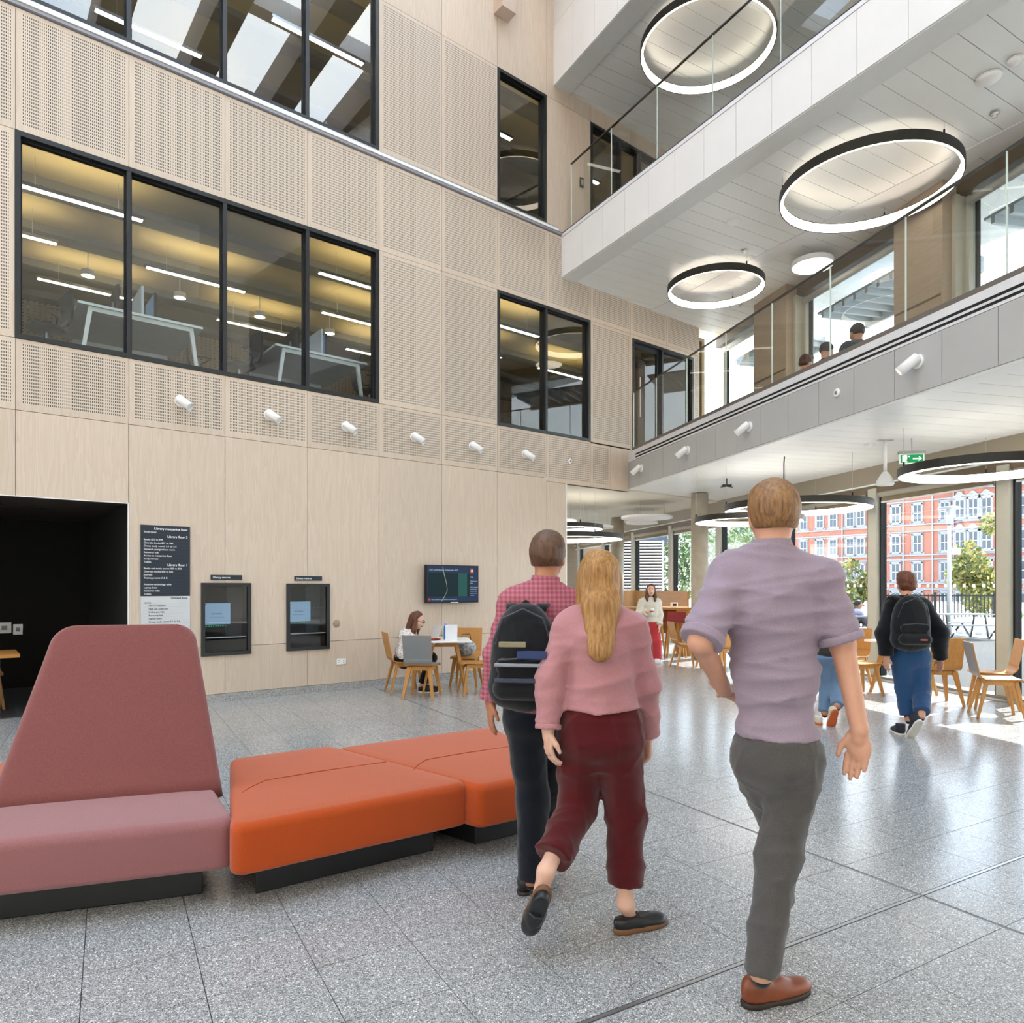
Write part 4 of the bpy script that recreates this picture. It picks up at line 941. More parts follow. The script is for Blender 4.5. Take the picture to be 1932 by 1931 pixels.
def task_chair(label, u, v, a):
    r = thing('task_chair', label, 'office chair', WALL.M(u, v, 4.25, a), 'office task chairs')
    m = MB(); m.ell((0, 0, .47), (.24, .23, .045), 16, 8); m.build('seat', TASK, r, smooth=True)
    m = MB(); m.sheet([(.2, .52), (.24, .62), (.255, .78), (.24, .95), (.23, 1.0)], -.22, .22, .03); m.build('backrest', TASK, r, bevel=.02)
    m = MB(); m.tube([(0, 0, .08), (0, 0, .44)], .03, 10); m.build('gas_column', STEEL, r)
    for k in range(5): a_ = 2*pi*k/5; m = MB(); m.beam((0, 0, .1), (.28*cos(a_), .28*sin(a_), .06), .04, .03); o = m.build('base_arm', BLACK, r); m = MB(); m.ell((.28*cos(a_), .28*sin(a_), .03), (.03, .03, .03), 8, 6); m.build('castor', BLACK, o)
    for s_ in (-1, 1): m = MB(); m.tube([(s_*.24, .05, .46), (s_*.29, .05, .55), (s_*.29, -.1, .66), (s_*.29, .14, .66)], .014, 6); m.build('armrest', BLACK, r)
bench('white bench desk behind the first two panes of the four-pane window', -2.12, .42)
bench('white bench desk behind the last two panes of the four-pane window', .30, .42)
for (u, q) in ((-2.12, 'left'), (.30, 'right')):
    for s_, w_ in ((-1, 'left'), (1, 'right')): monitor('black monitor on the %s side of the %s office bench desk' % (w_, q), u+s_*.22, 1.1, s_)
task_chair('dark task chair at the left of the left office desk', -3.12, .95, radians(-80)); task_chair('dark task chair at the right of the left office desk', -1.05, 1.75, radians(80))
task_chair('dark task chair at the left of the right office desk', -.76, .95, radians(-80)); task_chair('dark task chair at the right of the right office desk', 1.36, 1.0, radians(80))
for k, (u, v) in enumerate(((-2.3, 3.8), (-.9, 3.8), (.5, 3.8), (1.9, 3.8))):
    disc_lamp('small round lamp deep in the first-floor office, number %d from the left' % (k+1) if False else ('small round warm lamp deep in the first-floor office, ' + ('leftmost of four', 'second from the left', 'third from the left', 'rightmost of four')[k]), WALL.pt(u, v, 6.6), .10, 7.0, True, 'office_disc_light', 'office disc lights')
# ================================================================== PEOPLE (continuous surfaces from blended volumes)
def nrm_(v): v = np.array(v, float); return v/(np.linalg.norm(v)+1e-12)
def C(a, b, ra, rb=None, flat=None, end=False): return ('c', np.array(a, float), np.array(b, float), ra, ra if rb is None else rb, flat, end)
def EL(c, r, R=None): return ('e', np.array(c, float), np.array(r, float), np.eye(3) if R is None else np.array(R, float))
def CUT(p, n): return ('cut', np.array(p, float), nrm_(n))
def sdf(prims, vox, k=.03, disp=None):
    los, his = [], []
    for q in prims:
        if q[0] == 'c': r = max(q[3], q[4]); los.append(np.minimum(q[1], q[2])-r); his.append(np.maximum(q[1], q[2])+r)
        elif q[0] == 'e': e = np.abs(q[3]) @ q[2]; los.append(q[1]-e); his.append(q[1]+e)
    pad = k*.3+vox*3; lo = np.min(los, 0)-pad; hi = np.max(his, 0)+pad
    n = np.ceil((hi-lo)/vox).astype(int)+1
    ax = [(lo[i]+vox*np.arange(n[i])).astype(np.float32) for i in range(3)]
    F = np.full(n, .08, np.float32); kmax = k
    for q in prims:
        if q[0] == 'k': k = q[1]; continue
        if q[0] == 'cut':
            d = ((ax[0]-q[1][0])*q[2][0])[:, None, None]+((ax[1]-q[1][1])*q[2][1])[None, :, None]+((ax[2]-q[1][2])*q[2][2])[None, None, :]
            F = np.maximum(F, np.minimum(d, .08).astype(np.float32)); continue
        if q[0] == 'c': r = max(q[3], q[4]); a, b = np.minimum(q[1], q[2])-r, np.maximum(q[1], q[2])+r
        else: e = np.abs(q[3]) @ q[2]; a, b = q[1]-e, q[1]+e
        m_ = k+.03; i0 = np.maximum(((a-m_-lo)/vox).astype(int), 0); i1 = np.minimum(((b+m_-lo)/vox).astype(int)+2, n)
        sl_ = tuple(slice(i0[i], i1[i]) for i in range(3))
        X = ax[0][sl_[0]][:, None, None]; Y = ax[1][sl_[1]][None, :, None]; Z = ax[2][sl_[2]][None, None, :]
        if q[0] == 'c':
            ba = (q[2]-q[1]).astype(np.float32); L2 = float(ba@ba)+1e-9
            px, py, pz = X-q[1][0], Y-q[1][1], Z-q[1][2]
            t = (px*ba[0]+py*ba[1]+pz*ba[2])/L2; tc_ = np.clip(t, 0, 1)
            dx, dy, dz = px-tc_*ba[0], py-tc_*ba[1], pz-tc_*ba[2]
            if q[5] is not None:
                fn, fs = q[5]; c_ = dx*fn[0]+dy*fn[1]+dz*fn[2]; e_ = c_*(1/fs-1)
                dx, dy, dz = dx+e_*fn[0], dy+e_*fn[1], dz+e_*fn[2]
            d = np.sqrt(dx*dx+dy*dy+dz*dz)-(q[3]+(q[4]-q[3])*tc_)
            if q[6]: d = np.maximum(d, (t-1)*sqrt(L2))
        else:
            R = q[3]; px, py, pz = X-q[1][0], Y-q[1][1], Z-q[1][2]
            l = [px*R[0, i]+py*R[1, i]+pz*R[2, i] for i in range(3)]
            k0 = np.sqrt(sum((l[i]/q[2][i])**2 for i in range(3)))+1e-6; k1 = np.sqrt(sum((l[i]/q[2][i]**2)**2 for i in range(3)))+1e-6
            d = k0*(k0-1)/k1
        f = F[sl_]; h_ = np.maximum(k-np.abs(f-d), 0)/k
        F[sl_] = np.minimum(f, d)-h_*h_*k*.25
    if disp is not None: F = F+disp(ax[0][:, None, None], ax[1][None, :, None], ax[2][None, None, :]).astype(np.float32)
    return nets(F, lo, vox)
def nets(F, lo, vox):
    ins = F < 0; s = [slice(None, -1), slice(1, None)]
    cs = [F[s[i], s[j], s[k_]] for i in (0, 1) for j in (0, 1) for k_ in (0, 1)]
    cnt = sum((c < 0).astype(np.int8) for c in cs); act = (cnt > 0) & (cnt < 8)
    idx = np.argwhere(act); vals = np.stack([c[act] for c in cs], 1)
    off = np.array([(i, j, k_) for i in (0, 1) for j in (0, 1) for k_ in (0, 1)], float)
    acc = np.zeros((len(idx), 3)); num = np.zeros(len(idx))
    for a in range(8):
        for b in range(a+1, 8):
            if np.abs(off[a]-off[b]).sum() != 1: continue
            va, vb = vals[:, a], vals[:, b]; m_ = (va < 0) != (vb < 0)
            t = np.where(m_, va/(va-vb+1e-12), 0)[:, None]; acc += np.where(m_[:, None], off[a]+t*(off[b]-off[a]), 0); num += m_
    V = lo+vox*(idx+acc/num[:, None]); vid = np.full(act.shape, -1, np.int32); vid[act] = np.arange(len(idx)); faces = []
    for axn in range(3):
        sa = [slice(None)]*3; sb = [slice(None)]*3; sa[axn] = slice(None, -1); sb[axn] = slice(1, None)
        ch = ins[tuple(sa)] != ins[tuple(sb)]; e = np.argwhere(ch); o1, o2 = [(1, 2), (2, 0), (0, 1)][axn]
        sg_ = ins[tuple(sa)][ch]
        def cell(d1, d2): c = e.copy(); c[:, o1] -= d1; c[:, o2] -= d2; return c
        ok = (e[:, o1] > 0) & (e[:, o2] > 0) & (e[:, o1] < act.shape[o1]) & (e[:, o2] < act.shape[o2]); e = e[ok]; sg_ = sg_[ok]
        q = np.stack([vid[tuple(cell(d1, d2).T)] for d1, d2 in ((0, 0), (1, 0), (1, 1), (0, 1))], 1)
        q = np.where(sg_[:, None], q[:, ::-1], q); faces.append(q)
    Q = np.concatenate(faces); Q = Q[(Q >= 0).all(1)][:, ::-1]
    return V, Q
def mesh_np(name, V, Q, mat, parent=None, M=None, origin=None):
    if origin is not None: V = V-np.array(origin)
    me = bpy.data.meshes.new(name); me.vertices.add(len(V)); me.vertices.foreach_set('co', V.astype(np.float32).ravel())
    me.loops.add(Q.size); me.loops.foreach_set('vertex_index', Q.astype(np.int32).ravel())
    me.polygons.add(len(Q)); me.polygons.foreach_set('loop_start', np.arange(0, Q.size, 4, dtype=np.int32)); me.polygons.foreach_set('use_smooth', np.ones(len(Q), bool))
    me.update(calc_edges=True); me.materials.append(mat)
    return link(name, me, parent, M)
def folds(amp, seed=1, f=14, stretch=(1, 1, 1.0), n=7):
    rs = np.random.RandomState(seed); W = rs.normal(size=(n, 3)); W /= np.linalg.norm(W, axis=1)[:, None]; W *= (f*(.5+rs.rand(n)))[:, None]*np.array(stretch); ph = rs.rand(n)*6.28
    def g(x, y, z): return sum((1-np.abs(np.sin(x*W[i, 0]+y*W[i, 1]+z*W[i, 2]+ph[i])))**3 for i in range(n))*(-amp/n*3.2)+amp*.6
    return g
SKIN = None
def skin(name, hx):
    if name in MATS: return MATS[name]
    t = NT(name); c = S(hx); v = t.vec(); col = t.mix(t.noise(v, 30, 3), tuple(x*.9 for x in c[:3])+(1,), tuple(min(1, x*1.06) for x in c[:3])+(1,))
    t.bsdf(col, .5, 0, .4, Subsurface__Weight=.08, Subsurface__Radius=(.01, .004, .002)); MATS[name] = t.m; return t.m
def hairmat(name, a, b, axis=(60, 60, 6)):
    if name in MATS: return MATS[name]
    t = NT(name); v = t.vec(axis); f_ = t.noise(v, 1.6, 4, .65)
    t.bsdf(t.ramp(f_, [(.3, S(a)), (.7, S(b))]), .5, 0, .4, t.bump(f_, .5, .006)); MATS[name] = t.m; return t.m
def hand_prims(w_, d, across, normal, curl=.35, s=1.0, thumb=1):
    d, across, normal = nrm_(d), nrm_(across), nrm_(normal); R = np.stack([across, normal, d], 1); w_ = np.array(w_, float)
    out = [EL(w_+d*.052*s, (.042*s, .0165*s, .058*s), R), C(w_-d*.01, w_+d*.03*s, .026*s, .026*s)]
    for o_, L, dl in ((-.031, .068, 0), (-.0105, .078, .006), (.0105, .073, .004), (.030, .057, -.006)):
        p = w_+d*(.088+dl)*s+across*(-o_ if thumb < 0 else o_)*s; a = curl*.5
        for q, fr in ((.45, .0095), (.32, .0088), (.25, .0078)):
            dd = d*cos(a)+normal*sin(a); e = p+dd*L*q*s; out.append(C(p, e, fr*s, fr*.93*s)); p = e; a += curl*.8
    tv_ = across*(-1)*thumb; p = w_+d*.025*s+tv_*.028*s; a1 = p+(d*.75+tv_*.55+normal*.25)*.042*s; a2 = a1+(d*.92+tv_*.12+normal*.35)*.035*s
    out += [C(p, a1, .0135*s, .011*s), C(a1, a2, .0105*s, .0085*s)]
    return out
def head_prims(c, fwd, up, s=1.0, neck=None, neck_r=.056):
    fwd, up = nrm_(fwd), nrm_(up); rt = nrm_(np.cross(fwd, up)); up = np.cross(rt, fwd); R = np.stack([rt, fwd, up], 1); c = np.array(c, float)
    L = lambda x, y, z: c+(rt*x+fwd*y+up*z)*s
    pr = [EL(L(0, -.012, .022), (.074*s, .093*s, .09*s), R), EL(L(0, .018, -.035), (.062*s, .072*s, .075*s), R), EL(L(0, .045, -.085), (.032*s, .035*s, .028*s), R),
          C(L(0, .086, .008), L(0, .108, -.028), .009*s, .013*s), EL(L(.018, .093, -.034), (.009*s, .010*s, .008*s), R), EL(L(-.018, .093, -.034), (.009*s, .010*s, .008*s), R),
          C(L(-.035, .078, .022), L(.035, .078, .022), .012*s, .012*s), EL(L(.040, .055, -.03), (.024*s, .024*s, .022*s), R), EL(L(-.040, .055, -.03), (.024*s, .024*s, .022*s), R)]
    for q in (-1, 1): pr += [EL(L(q*.077, -.012, -.012), (.010*s, .020*s, .032*s), R)]
    if neck is not None: pr.append(C(L(0, -.022, -.05), neck, neck_r*s, neck_r*1.08*s))
    return pr, L, R
def limb(a, b, c, r0, r1, r2, bulge=0): return [C(a, b, r0, r1), C(b, c, r1, r2)]
SHOE = {}
def shoe_meshes(style):
    if style in SHOE: return SHOE[style]
    I = np.eye(3)
    up = [EL((.055, 0, .045), (.062, .037, .055)), EL((.165, 0, .028), (.112, .044, .038)), EL((.115, 0, .05), (.075, .036, .042))]
    if style == 'brogue': up += [EL((.05, 0, .075), (.05, .036, .035)), EL((.24, 0, .026), (.055, .032, .026)), CUT((0, 0, .10), (0, 0, 1))]
    elif style == 'hightop': up += [C((.05, 0, .06), (.045, 0, .115), .046, .045), CUT((0, 0, .118), (0, 0, 1))]
    elif style == 'maryjane': up += [EL((.22, 0, .026), (.055, .042, .03)), CUT((0, 0, .068), (0, 0, 1))]
    else: up += [EL((.05, 0, .07), (.05, .037, .035)), EL((.225, 0, .028), (.055, .042, .032)), CUT((0, 0, .088), (0, 0, 1))]
    up += [CUT((0, 0, .018), (0, 0, -1))]
    u = sdf(up, .006, .02)
    so = [EL((.06, 0, .01), (.07, .042, .05)), EL((.175, 0, .01), (.115, .049, .05)), CUT((0, 0, .026 if style in ('maryjane', 'trainer', 'hightop') else .02), (0, 0, 1)), CUT((0, 0, 0), (0, 0, -1))]
    SHOE[style] = (u, sdf(so, .006, .02)); return SHOE[style]
def shoe(root, origin, heel, d, upv, style, upper, sole, s=1.0, lace=None):
    d = nrm_(d); upv = nrm_(upv); y = nrm_(np.cross(upv, d)); upv = np.cross(d, y)
    M = Matrix(((d[0], y[0], upv[0], heel[0]-origin[0]), (d[1], y[1], upv[1], heel[1]-origin[1]), (d[2], y[2], upv[2], heel[2]-origin[2]), (0, 0, 0, 1))) @ Matrix.Scale(s, 4)
    u, so = shoe_meshes(style); o = mesh_np('shoe', u[0], u[1], upper, root, M); mesh_np('shoe_sole', so[0], so[1], sole, o)
    if lace is not None:
        m = MB()
        for k in range(4): x = .105+.018*k; z = .092-.0105*k; m.tube([(x, -.022, z-.004), (x+.008, 0, z+.004), (x, .022, z-.004)], .0026, 5)
        m.build('laces', lace, o)
    if style == 'maryjane':
        m = MB(); m.tube([(.115, -.036, .05), (.112, -.022, .072), (.112, 0, .082), (.112, .022, .072), (.115, .036, .05)], .006, 6); m.build('shoe_strap', upper, o)
    return o
def face_bits(root, org, L, R, hair_m, s=1.0, lipcol='#a8605a'):
    for q in (-1, 1):
        e = L(q*.031, .083, .006)-org; m = MB(); m.ell((0, 0, 0), (.0115*s, .0115*s, .009*s), 10, 8); o = m.build('eye', flat('eye_white', '#d8d2cc', .3), root, T(e), smooth=True)
        f_ = R[:, 1]; m = MB(); m.ell(tuple(f_*.0075*s), (.006*s, .006*s, .006*s), 8, 6); m.build('iris', flat('iris', '#33241c', .3), o, smooth=True)
        b0, b1 = L(q*.016, .096, .030)-org, L(q*.047, .082, .031)-org; m = MB(); m.tube([b0, (b0+b1)/2+R[:, 2]*.004, b1], [.003*s, .0042*s, .002*s], 6); m.build('eyebrow', hair_m, root, smooth=True)
    m = MB(); a, b, c = L(-.022, .086, -.062)-org, L(0, .099, -.060)-org, L(.022, .086, -.062)-org; m.tube([a, b, c], [.003*s, .007*s, .003*s], 8); m.build('lips', flat('lips', lipcol, .5), root, smooth=True)
def person(label, J, st, vox=.0075, cvox=.010, group=None):
    """J: joints in world space (l/r are picture-left/right); st: style"""
    org = np.array(st['root'], float)
    r = thing('person', label, 'person', T(org), group)
    sc = st.get('s', 1.0); fem = st.get('fem', False)
    upv = nrm_(J['nk']-J['pel']); rt = nrm_(J['sr']-J['sl']); fw = st.get('fw'); fw = nrm_(np.cross(upv, rt)) if fw is None else nrm_(fw)
    if st.get('facecam'): rt = -rt
    rt = nrm_(np.cross(fw, upv)); R = np.stack([rt, fw, upv], 1)
    sw = np.linalg.norm(J['sr']-J['sl'])/2; L_t = np.linalg.norm(J['nk']-J['pel'])
    hp, L, HR = head_prims(J['hd'], st.get('look', fw), st.get('hup', (0, 0, 1)), st.get('hs', 1.0), J['nk'], .048 if fem else .056)
    wst = st.get('waist', .13 if fem else .145); hpw = st.get('hip', .165 if fem else .155); dep = st.get('depth', 1.0)
    def torso(g):
        return [EL(J['nk']-upv*L_t*.30, (sw*1.02+g, (.112*dep)+g, L_t*.30+g), R), EL(J['nk']-upv*L_t*.62, (wst+g, .102*dep+g, L_t*.30+g), R), EL(J['pel']+upv*.02, (hpw+g, .115*dep+g, .13+g), R),
                C(J['sl'], J['sr'], .058+g, .058+g), C(J['nk']-upv*.07, J['nk']+upv*.01, .072+g, .052+g), C(J['nk']-upv*.015, J['sl']+(J['nk']-J['sl'])*.25-upv*.0, .05+g, .058+g), C(J['nk']-upv*.015, J['sr']+(J['nk']-J['sr'])*.25, .05+g, .058+g)]
    ua, fa, wr = st.get('arm', (.052, .042, .029))
    th, kn, ca, an = st.get('leg', (.085, .058, .052, .038))
    body = hp+torso(-.012)+limb(J['sl'], J['el'], J['wl'], ua-.004, fa-.002, wr)+limb(J['sr'], J['er'], J['wr'], ua-.004, fa-.002, wr)
    body += limb(J['hl'], J['kl'], J['al'], th-.012, kn-.01, an)+limb(J['hr'], J['kr'], J['ar'], th-.012, kn-.01, an)
    for k_ in ('l', 'r'):
        hd = st['hand'+k_]; body.append(('k', .007)); body += hand_prims(J['w'+k_], hd[0], hd[1], hd[2], hd[3] if len(hd) > 3 else .35, st.get('handscale', 1.0), hd[4] if len(hd) > 4 else 1)
        body.append(('k', .022))
        if 'ft'+k_ in J: body.append(C(J['a'+k_], J['ft'+k_], an, .03))
    V, Q = sdf(body, vox, .022); b_ = mesh_np('body', V, Q, st['skin'], r, None, org)
    hm = st['hairmat']
    if st.get('face', True): face_bits(r, org, L, HR, hm, st.get('hs', 1.0))
    hs = st.get('hs', 1.0); hc = J['hd']; rr = HR[:, 0]; ff = HR[:, 1]; uu = HR[:, 2]; hv = st.get('hair', .016)
    hp_ = [EL(L(0, -.016, .026), ((.074+hv)*hs, (.093+hv)*hs, (.09+hv)*hs), HR)]
    if st['style'] == 'short':
        hp_ += [EL(L(0, .01, .075), ((.062+hv)*hs, (.075+hv)*hs, (.04+hv*1.3)*hs), HR), CUT(L(0, .02, .02), ff*.82-uu*.57), CUT(L(0, -.06, -.045), -uu)]
    elif st['style'] == 'crop':
        hp_ += [CUT(L(0, .035, .03), ff*.8-uu*.6), CUT(L(0, -.06, -.035), -uu)]
    elif st['style'] == 'curly':
        hp_ += [EL(L(0, -.04, -.03), (.08*hs, .07*hs, .06*hs), HR), EL(L(0, .04, .09), (.07*hs, .06*hs, .04*hs), HR), CUT(L(0, .035, .015), ff*.85-uu*.5), CUT(L(0, -.06, -.085), -uu)]
    elif st['style'] == 'long':
        bk_ = -ff; end = J['nk']-upv*st.get('hairlen', .22)
        hp_ += [CUT(L(0, .02, .03), ff*.85-uu*.45), C(L(0, -.055, -.02), J['nk']+bk_*.075+uu*.02, .085*hs, .085*hs, (ff, .7)), C(J['nk']+bk_*.075+uu*.02, end+bk_*st.get('hairout', .125), .085*hs, .055*hs, (ff, .5)),
                C(L(.065, -.02, -.0), L(.075, -.02, -.12), .034*hs, .03*hs), C(L(-.065, -.02, -.0), L(-.075, -.02, -.12), .034*hs, .03*hs)]
    elif st['style'] == 'front':
        hp_ += [CUT(L(0, .015, .03), ff*.85-uu*.45), C(L(0, -.05, -.02), L(0, -.07, -.16), .08*hs, .06*hs)]
        for q in (-1, 1): hp_ += [C(L(q*.07, -.005, .0), L(q*.088, .02, -.13), .03*hs, .036*hs), C(L(q*.088, .02, -.13), L(q*.075, .06, -.13-st.get('hairlen', .1)), .036*hs, .022*hs)]
    V, Q = sdf(hp_, min(vox, .008), .02, folds(.0025 if st['style'] in ('short', 'crop') else .006, 5, 60 if st['style'] == 'curly' else 42, (1, 1, .25) if st['style'] in ('long', 'front') else (1, 1, 1))); mesh_np('hair', V, Q, hm, r, None, org)
    # top
    tp = st['top']; g = tp.get('g', .012); hem = tp['hem']; pr = torso(g)
    if tp.get('flare'): pr.append(C(J['nk']-upv*L_t*.6, hem, wst*.75+g, hpw*.9+g, (fw, .72)))
    pr += [CUT(hem, -upv), CUT(J['nk']+upv*.03, upv)]
    for k_ in ('l', 'r'):
        s_, e_, w_ = J['s'+k_], J['e'+k_], J['w'+k_]
        if tp['sleeve'] == 'long': cf = e_+(w_-e_)*.96; pr += [C(s_, e_, ua+g, fa+g+.004), C(e_, cf, fa+g+.004, wr+g+.006, None, True)]
        else: cf = s_+(e_-s_)*tp.get('sl_end', .98); pr += [C(s_, cf, ua+g+.004, fa+g+.012, None, True)]
    V, Q = sdf(pr, cvox, .035, folds(tp.get('fold', .007), tp.get('seed', 2), tp.get('ff', 16), tp.get('fst', (.6, .6, 1.6)))); tpo = mesh_np(tp.get('name', 'shirt'), V, Q, tp['mat'], r, None, org)
    for k_ in ('l', 'r'):
        e_, w_ = J['e'+k_], J['w'+k_]
        if tp['sleeve'] == 'long': a, q, rd_ = e_+(w_-e_)*.88, e_+(w_-e_)*.985, wr+g+.010
        else:
            s_ = J['s'+k_]; a, q, rd_ = s_+(e_-s_)*(tp.get('sl_end', .98)-.12), s_+(e_-s_)*(tp.get('sl_end', .98)+.01), fa+g+.019
        if tp.get('cuff', True):
            V, Q = sdf([C(q, a, rd_, rd_, None, True), CUT(q, q-a)], cvox*.8, .01); mesh_np('cuff', V, Q, tp['mat'], tpo, None, org)
    if tp.get('collar'):
        cm = MB(); ce = J['nk']+upv*.03
        rings = [[ce+R[:, 0]*rad*cos(a)+R[:, 1]*(rad*.95*sin(a)+.004)+upv*z for a in np.linspace(0, 2*pi, 24, endpoint=False)] for rad, z in ((.070, -.03), (.062, .022), (.067, .024), (.078, -.018))]
        cm.loft([[p-org for p in rg] for rg in rings], caps=False); cm.build('collar', tp['mat'], tpo, smooth=True)
    # trousers
    bt_ = st['bottom']; g = bt_.get('g', .010); pr = [EL(J['pel']+upv*.02, (hpw+g, .12*dep+g, .14+g), R), EL(J['pel']-upv*.05-fw*.035, (hpw*.93+g, .10*dep+g, .10+g), R), EL(J['pel']-upv*.10, (hpw*.6, .08, .09), R)]
    if bt_.get('waist') is None: pr.append(CUT(hem+upv*.012, upv))
    if bt_.get('waist') is not None: pr.append(C(J['pel'], bt_['waist'], hpw*.8, wst*.86, (fw, .75))); pr.append(CUT(bt_['waist'], upv))
    tr = bt_.get('r', (th, kn, an+.02)); hmf = bt_.get('hemfrac', .97)
    for k_ in ('l', 'r'):
        h_, kk, aa = J['h'+k_], J['k'+k_], J['a'+k_]; e = kk+(aa-kk)*hmf
        pr += [C(h_, kk, tr[0]+g, tr[1]+g), C(kk, e, tr[1]+g, tr[2]+g, None, True)]
    V, Q = sdf(pr, cvox, .04, folds(bt_.get('fold', .007), 9, bt_.get('ff', 15), (1, 1, .9))); mesh_np('trousers', V, Q, bt_['mat'], r, None, org)
    for k_ in ('l', 'r'):
        if 'shoe'+k_ in st: shoe(r, org, *st['shoe'+k_][:3], *st['shoestyle'], s=st.get('shoe_s', 1.0), lace=st.get('lace'))
    if st.get('socks') is not None:
        for k_ in ('l', 'r'):
            a = J['a'+k_]; ft = a-np.array((0, 0, .02)); V, Q = sdf([C(a+(J['k'+k_]-a)*.16, ft, an+.004, an-.006), CUT(a+(J['k'+k_]-a)*.16, J['k'+k_]-a)], .008, .01); mesh_np('sock', V, Q, st['socks'], r, None, org)
    return r
def JP(**kw): return {k: P(*v) for k, v in kw.items()}
SK1 = skin('skin_light', '#cf9a80'); SK2 = skin('skin_tan', '#b47c60'); SK3 = skin('skin_pale', '#dcb09a')
LEATHB = flat('leather_brown', '#7a3d1f', .35, var=.2, scale=12); LEATHK = flat('leather_black', '#17181b', .35, var=.15, scale=12); SOLEK = flat('sole_dark', '#2a1c14', .6); SOLEW = flat('sole_white', '#d8d4c8', .6)
def checkmat(name, a, b):
    t = NT(name); s_ = t.n('SeparateXYZ', Vector=t.vec())
    gx = t.math('LESS_THAN', t.math('FRACT', t.math('MULTIPLY', s_.outputs[0], 45)), .5); gz = t.math('LESS_THAN', t.math('FRACT', t.math('MULTIPLY', s_.outputs[2], 45)), .5)
    t.bsdf(t.mix(t.math('MULTIPLY', t.math('ADD', gx, gz), .5), S(a), S(b)), .9, 0, .2); MATS[name] = t.m; return t.m
# ---- purple-shirted man
d = 2.5
J = JP(hd=(1458, 975, 2.52), nk=(1456, 1046, 2.5), sl=(1374, 1092, 2.52), sr=(1548, 1096, 2.46), el=(1322, 1212, 2.42), wl=(1366, 1302, 2.62), er=(1588, 1212, 2.44), wr=(1622, 1378, 2.40),
       pel=(1464, 1400, 2.5), hl=(1424, 1432, 2.52), hr=(1508, 1432, 2.48), kl=(1480, 1578, 2.80), al=(1468, 1700, 2.95), kr=(1468, 1615, 2.50), ar=(1436, 1836, 2.47))
st = dict(root=(J['pel'][0], 2.48, 0), skin=SK1, hairmat=hairmat('hair_ginger', '#5f4028', '#a0764a'), style='short', look=(.10, 1, .02), fw=(.06, 1, 0),
          handl=((.35, .9, -.25), (.8, -.3, .4), (.5, .2, .8), .6, -1), handr=((-.05, .12, -1), (.75, -.6, .05), (-.6, -.75, 0), .18), waist=.138, hip=.122, arm=(.053, .043, .029),
          top=dict(mat=fabric('lilac_cotton', '#9f8e9c', '#8a7988', 500, big=.05), hem=P(1463, 1384, 2.5), sleeve='short', sl_end=.99, collar=True, g=.016, fold=.014, seed=4, ff=15, flare=True),
          bottom=dict(mat=fabric('grey_denim', '#5d5a58', '#474443', 500, big=.06), r=(.080, .064, .050), hemfrac=1.0, fold=.008, ff=20), leg=(.088, .062, .056, .040),
          shoer=(P(1404, 1893, 2.50)*np.array((1, 1, 0)), (.74, .28, 0), (0, 0, 1)), shoel=(P(1456, 1722, 2.92), (.25, .9, .1), (0, -.1, 1)), shoestyle=('brogue', LEATHB, SOLEK), socks=fabric('dark_sock', '#24242a'), lace=LEATHB, shoe_s=1.02)
person('man in a purple short-sleeved shirt and grey jeans walking away, nearest to us', J, st, .0048, .0075)
# ---- blonde woman in pink top
J = JP(hd=(1130, 1092, 3.1), nk=(1132, 1150, 3.08), sl=(1074, 1186, 3.10), sr=(1190, 1190, 3.06), el=(1038, 1282, 3.06), wl=(1034, 1378, 3.02), er=(1218, 1290, 3.12), wr=(1222, 1386, 3.22),
       pel=(1130, 1372, 3.08), hl=(1096, 1402, 3.10), hr=(1166, 1402, 3.06), kl=(1090, 1520, 3.12), al=(1030, 1645, 2.86), kr=(1180, 1530, 3.10), ar=(1180, 1706, 3.06), ftl=(1016, 1702, 2.86), ftr=(1192, 1734, 3.10))
st = dict(root=(J['pel'][0], 3.05, 0), skin=SK3, hairmat=hairmat('hair_blond', '#7f5528', '#bd8f58'), style='long', hairlen=.16, hairout=.135, fem=True, look=(.1, 1, .03), fw=(.08, 1, 0),
          handl=((.05, .1, -1), (.4, -.9, 0), (.9, .3, 0), .55, -1), handr=((.0, .3, -1), (.4, -.9, 0), (-.9, -.2, 0), .4), waist=.135, hip=.175, arm=(.048, .040, .027),
          top=dict(mat=fabric('pink_jersey', '#bd888c', '#a57074', 480, big=.05), hem=P(1130, 1338, 3.08), sleeve='long', g=.020, fold=.010, seed=11, ff=14, name='pink_top', flare=True),
          bottom=dict(mat=fabric('maroon_cotton', '#5c1519', '#430d11', 480, big=.1), waist=P(1130, 1308, 3.08), r=(.095, .073, .068), hemfrac=.80, g=.012, fold=.011), leg=(.088, .056, .05, .034),
          shoer=(P(1161, 1748, 3.03)*np.array((1, 1, 0)), (.82, .35, 0), (0, 0, 1)), shoel=(P(1030, 1672, 2.80), (-.25, .42, -.86), (-.2, -.8, -.3)), shoestyle=('maryjane', LEATHK, flat('sole_tan', '#6e4a2c', .6)), shoe_s=.93)
person('blonde woman in a pink top and maroon trousers walking away', J, st, .0048, .0075)
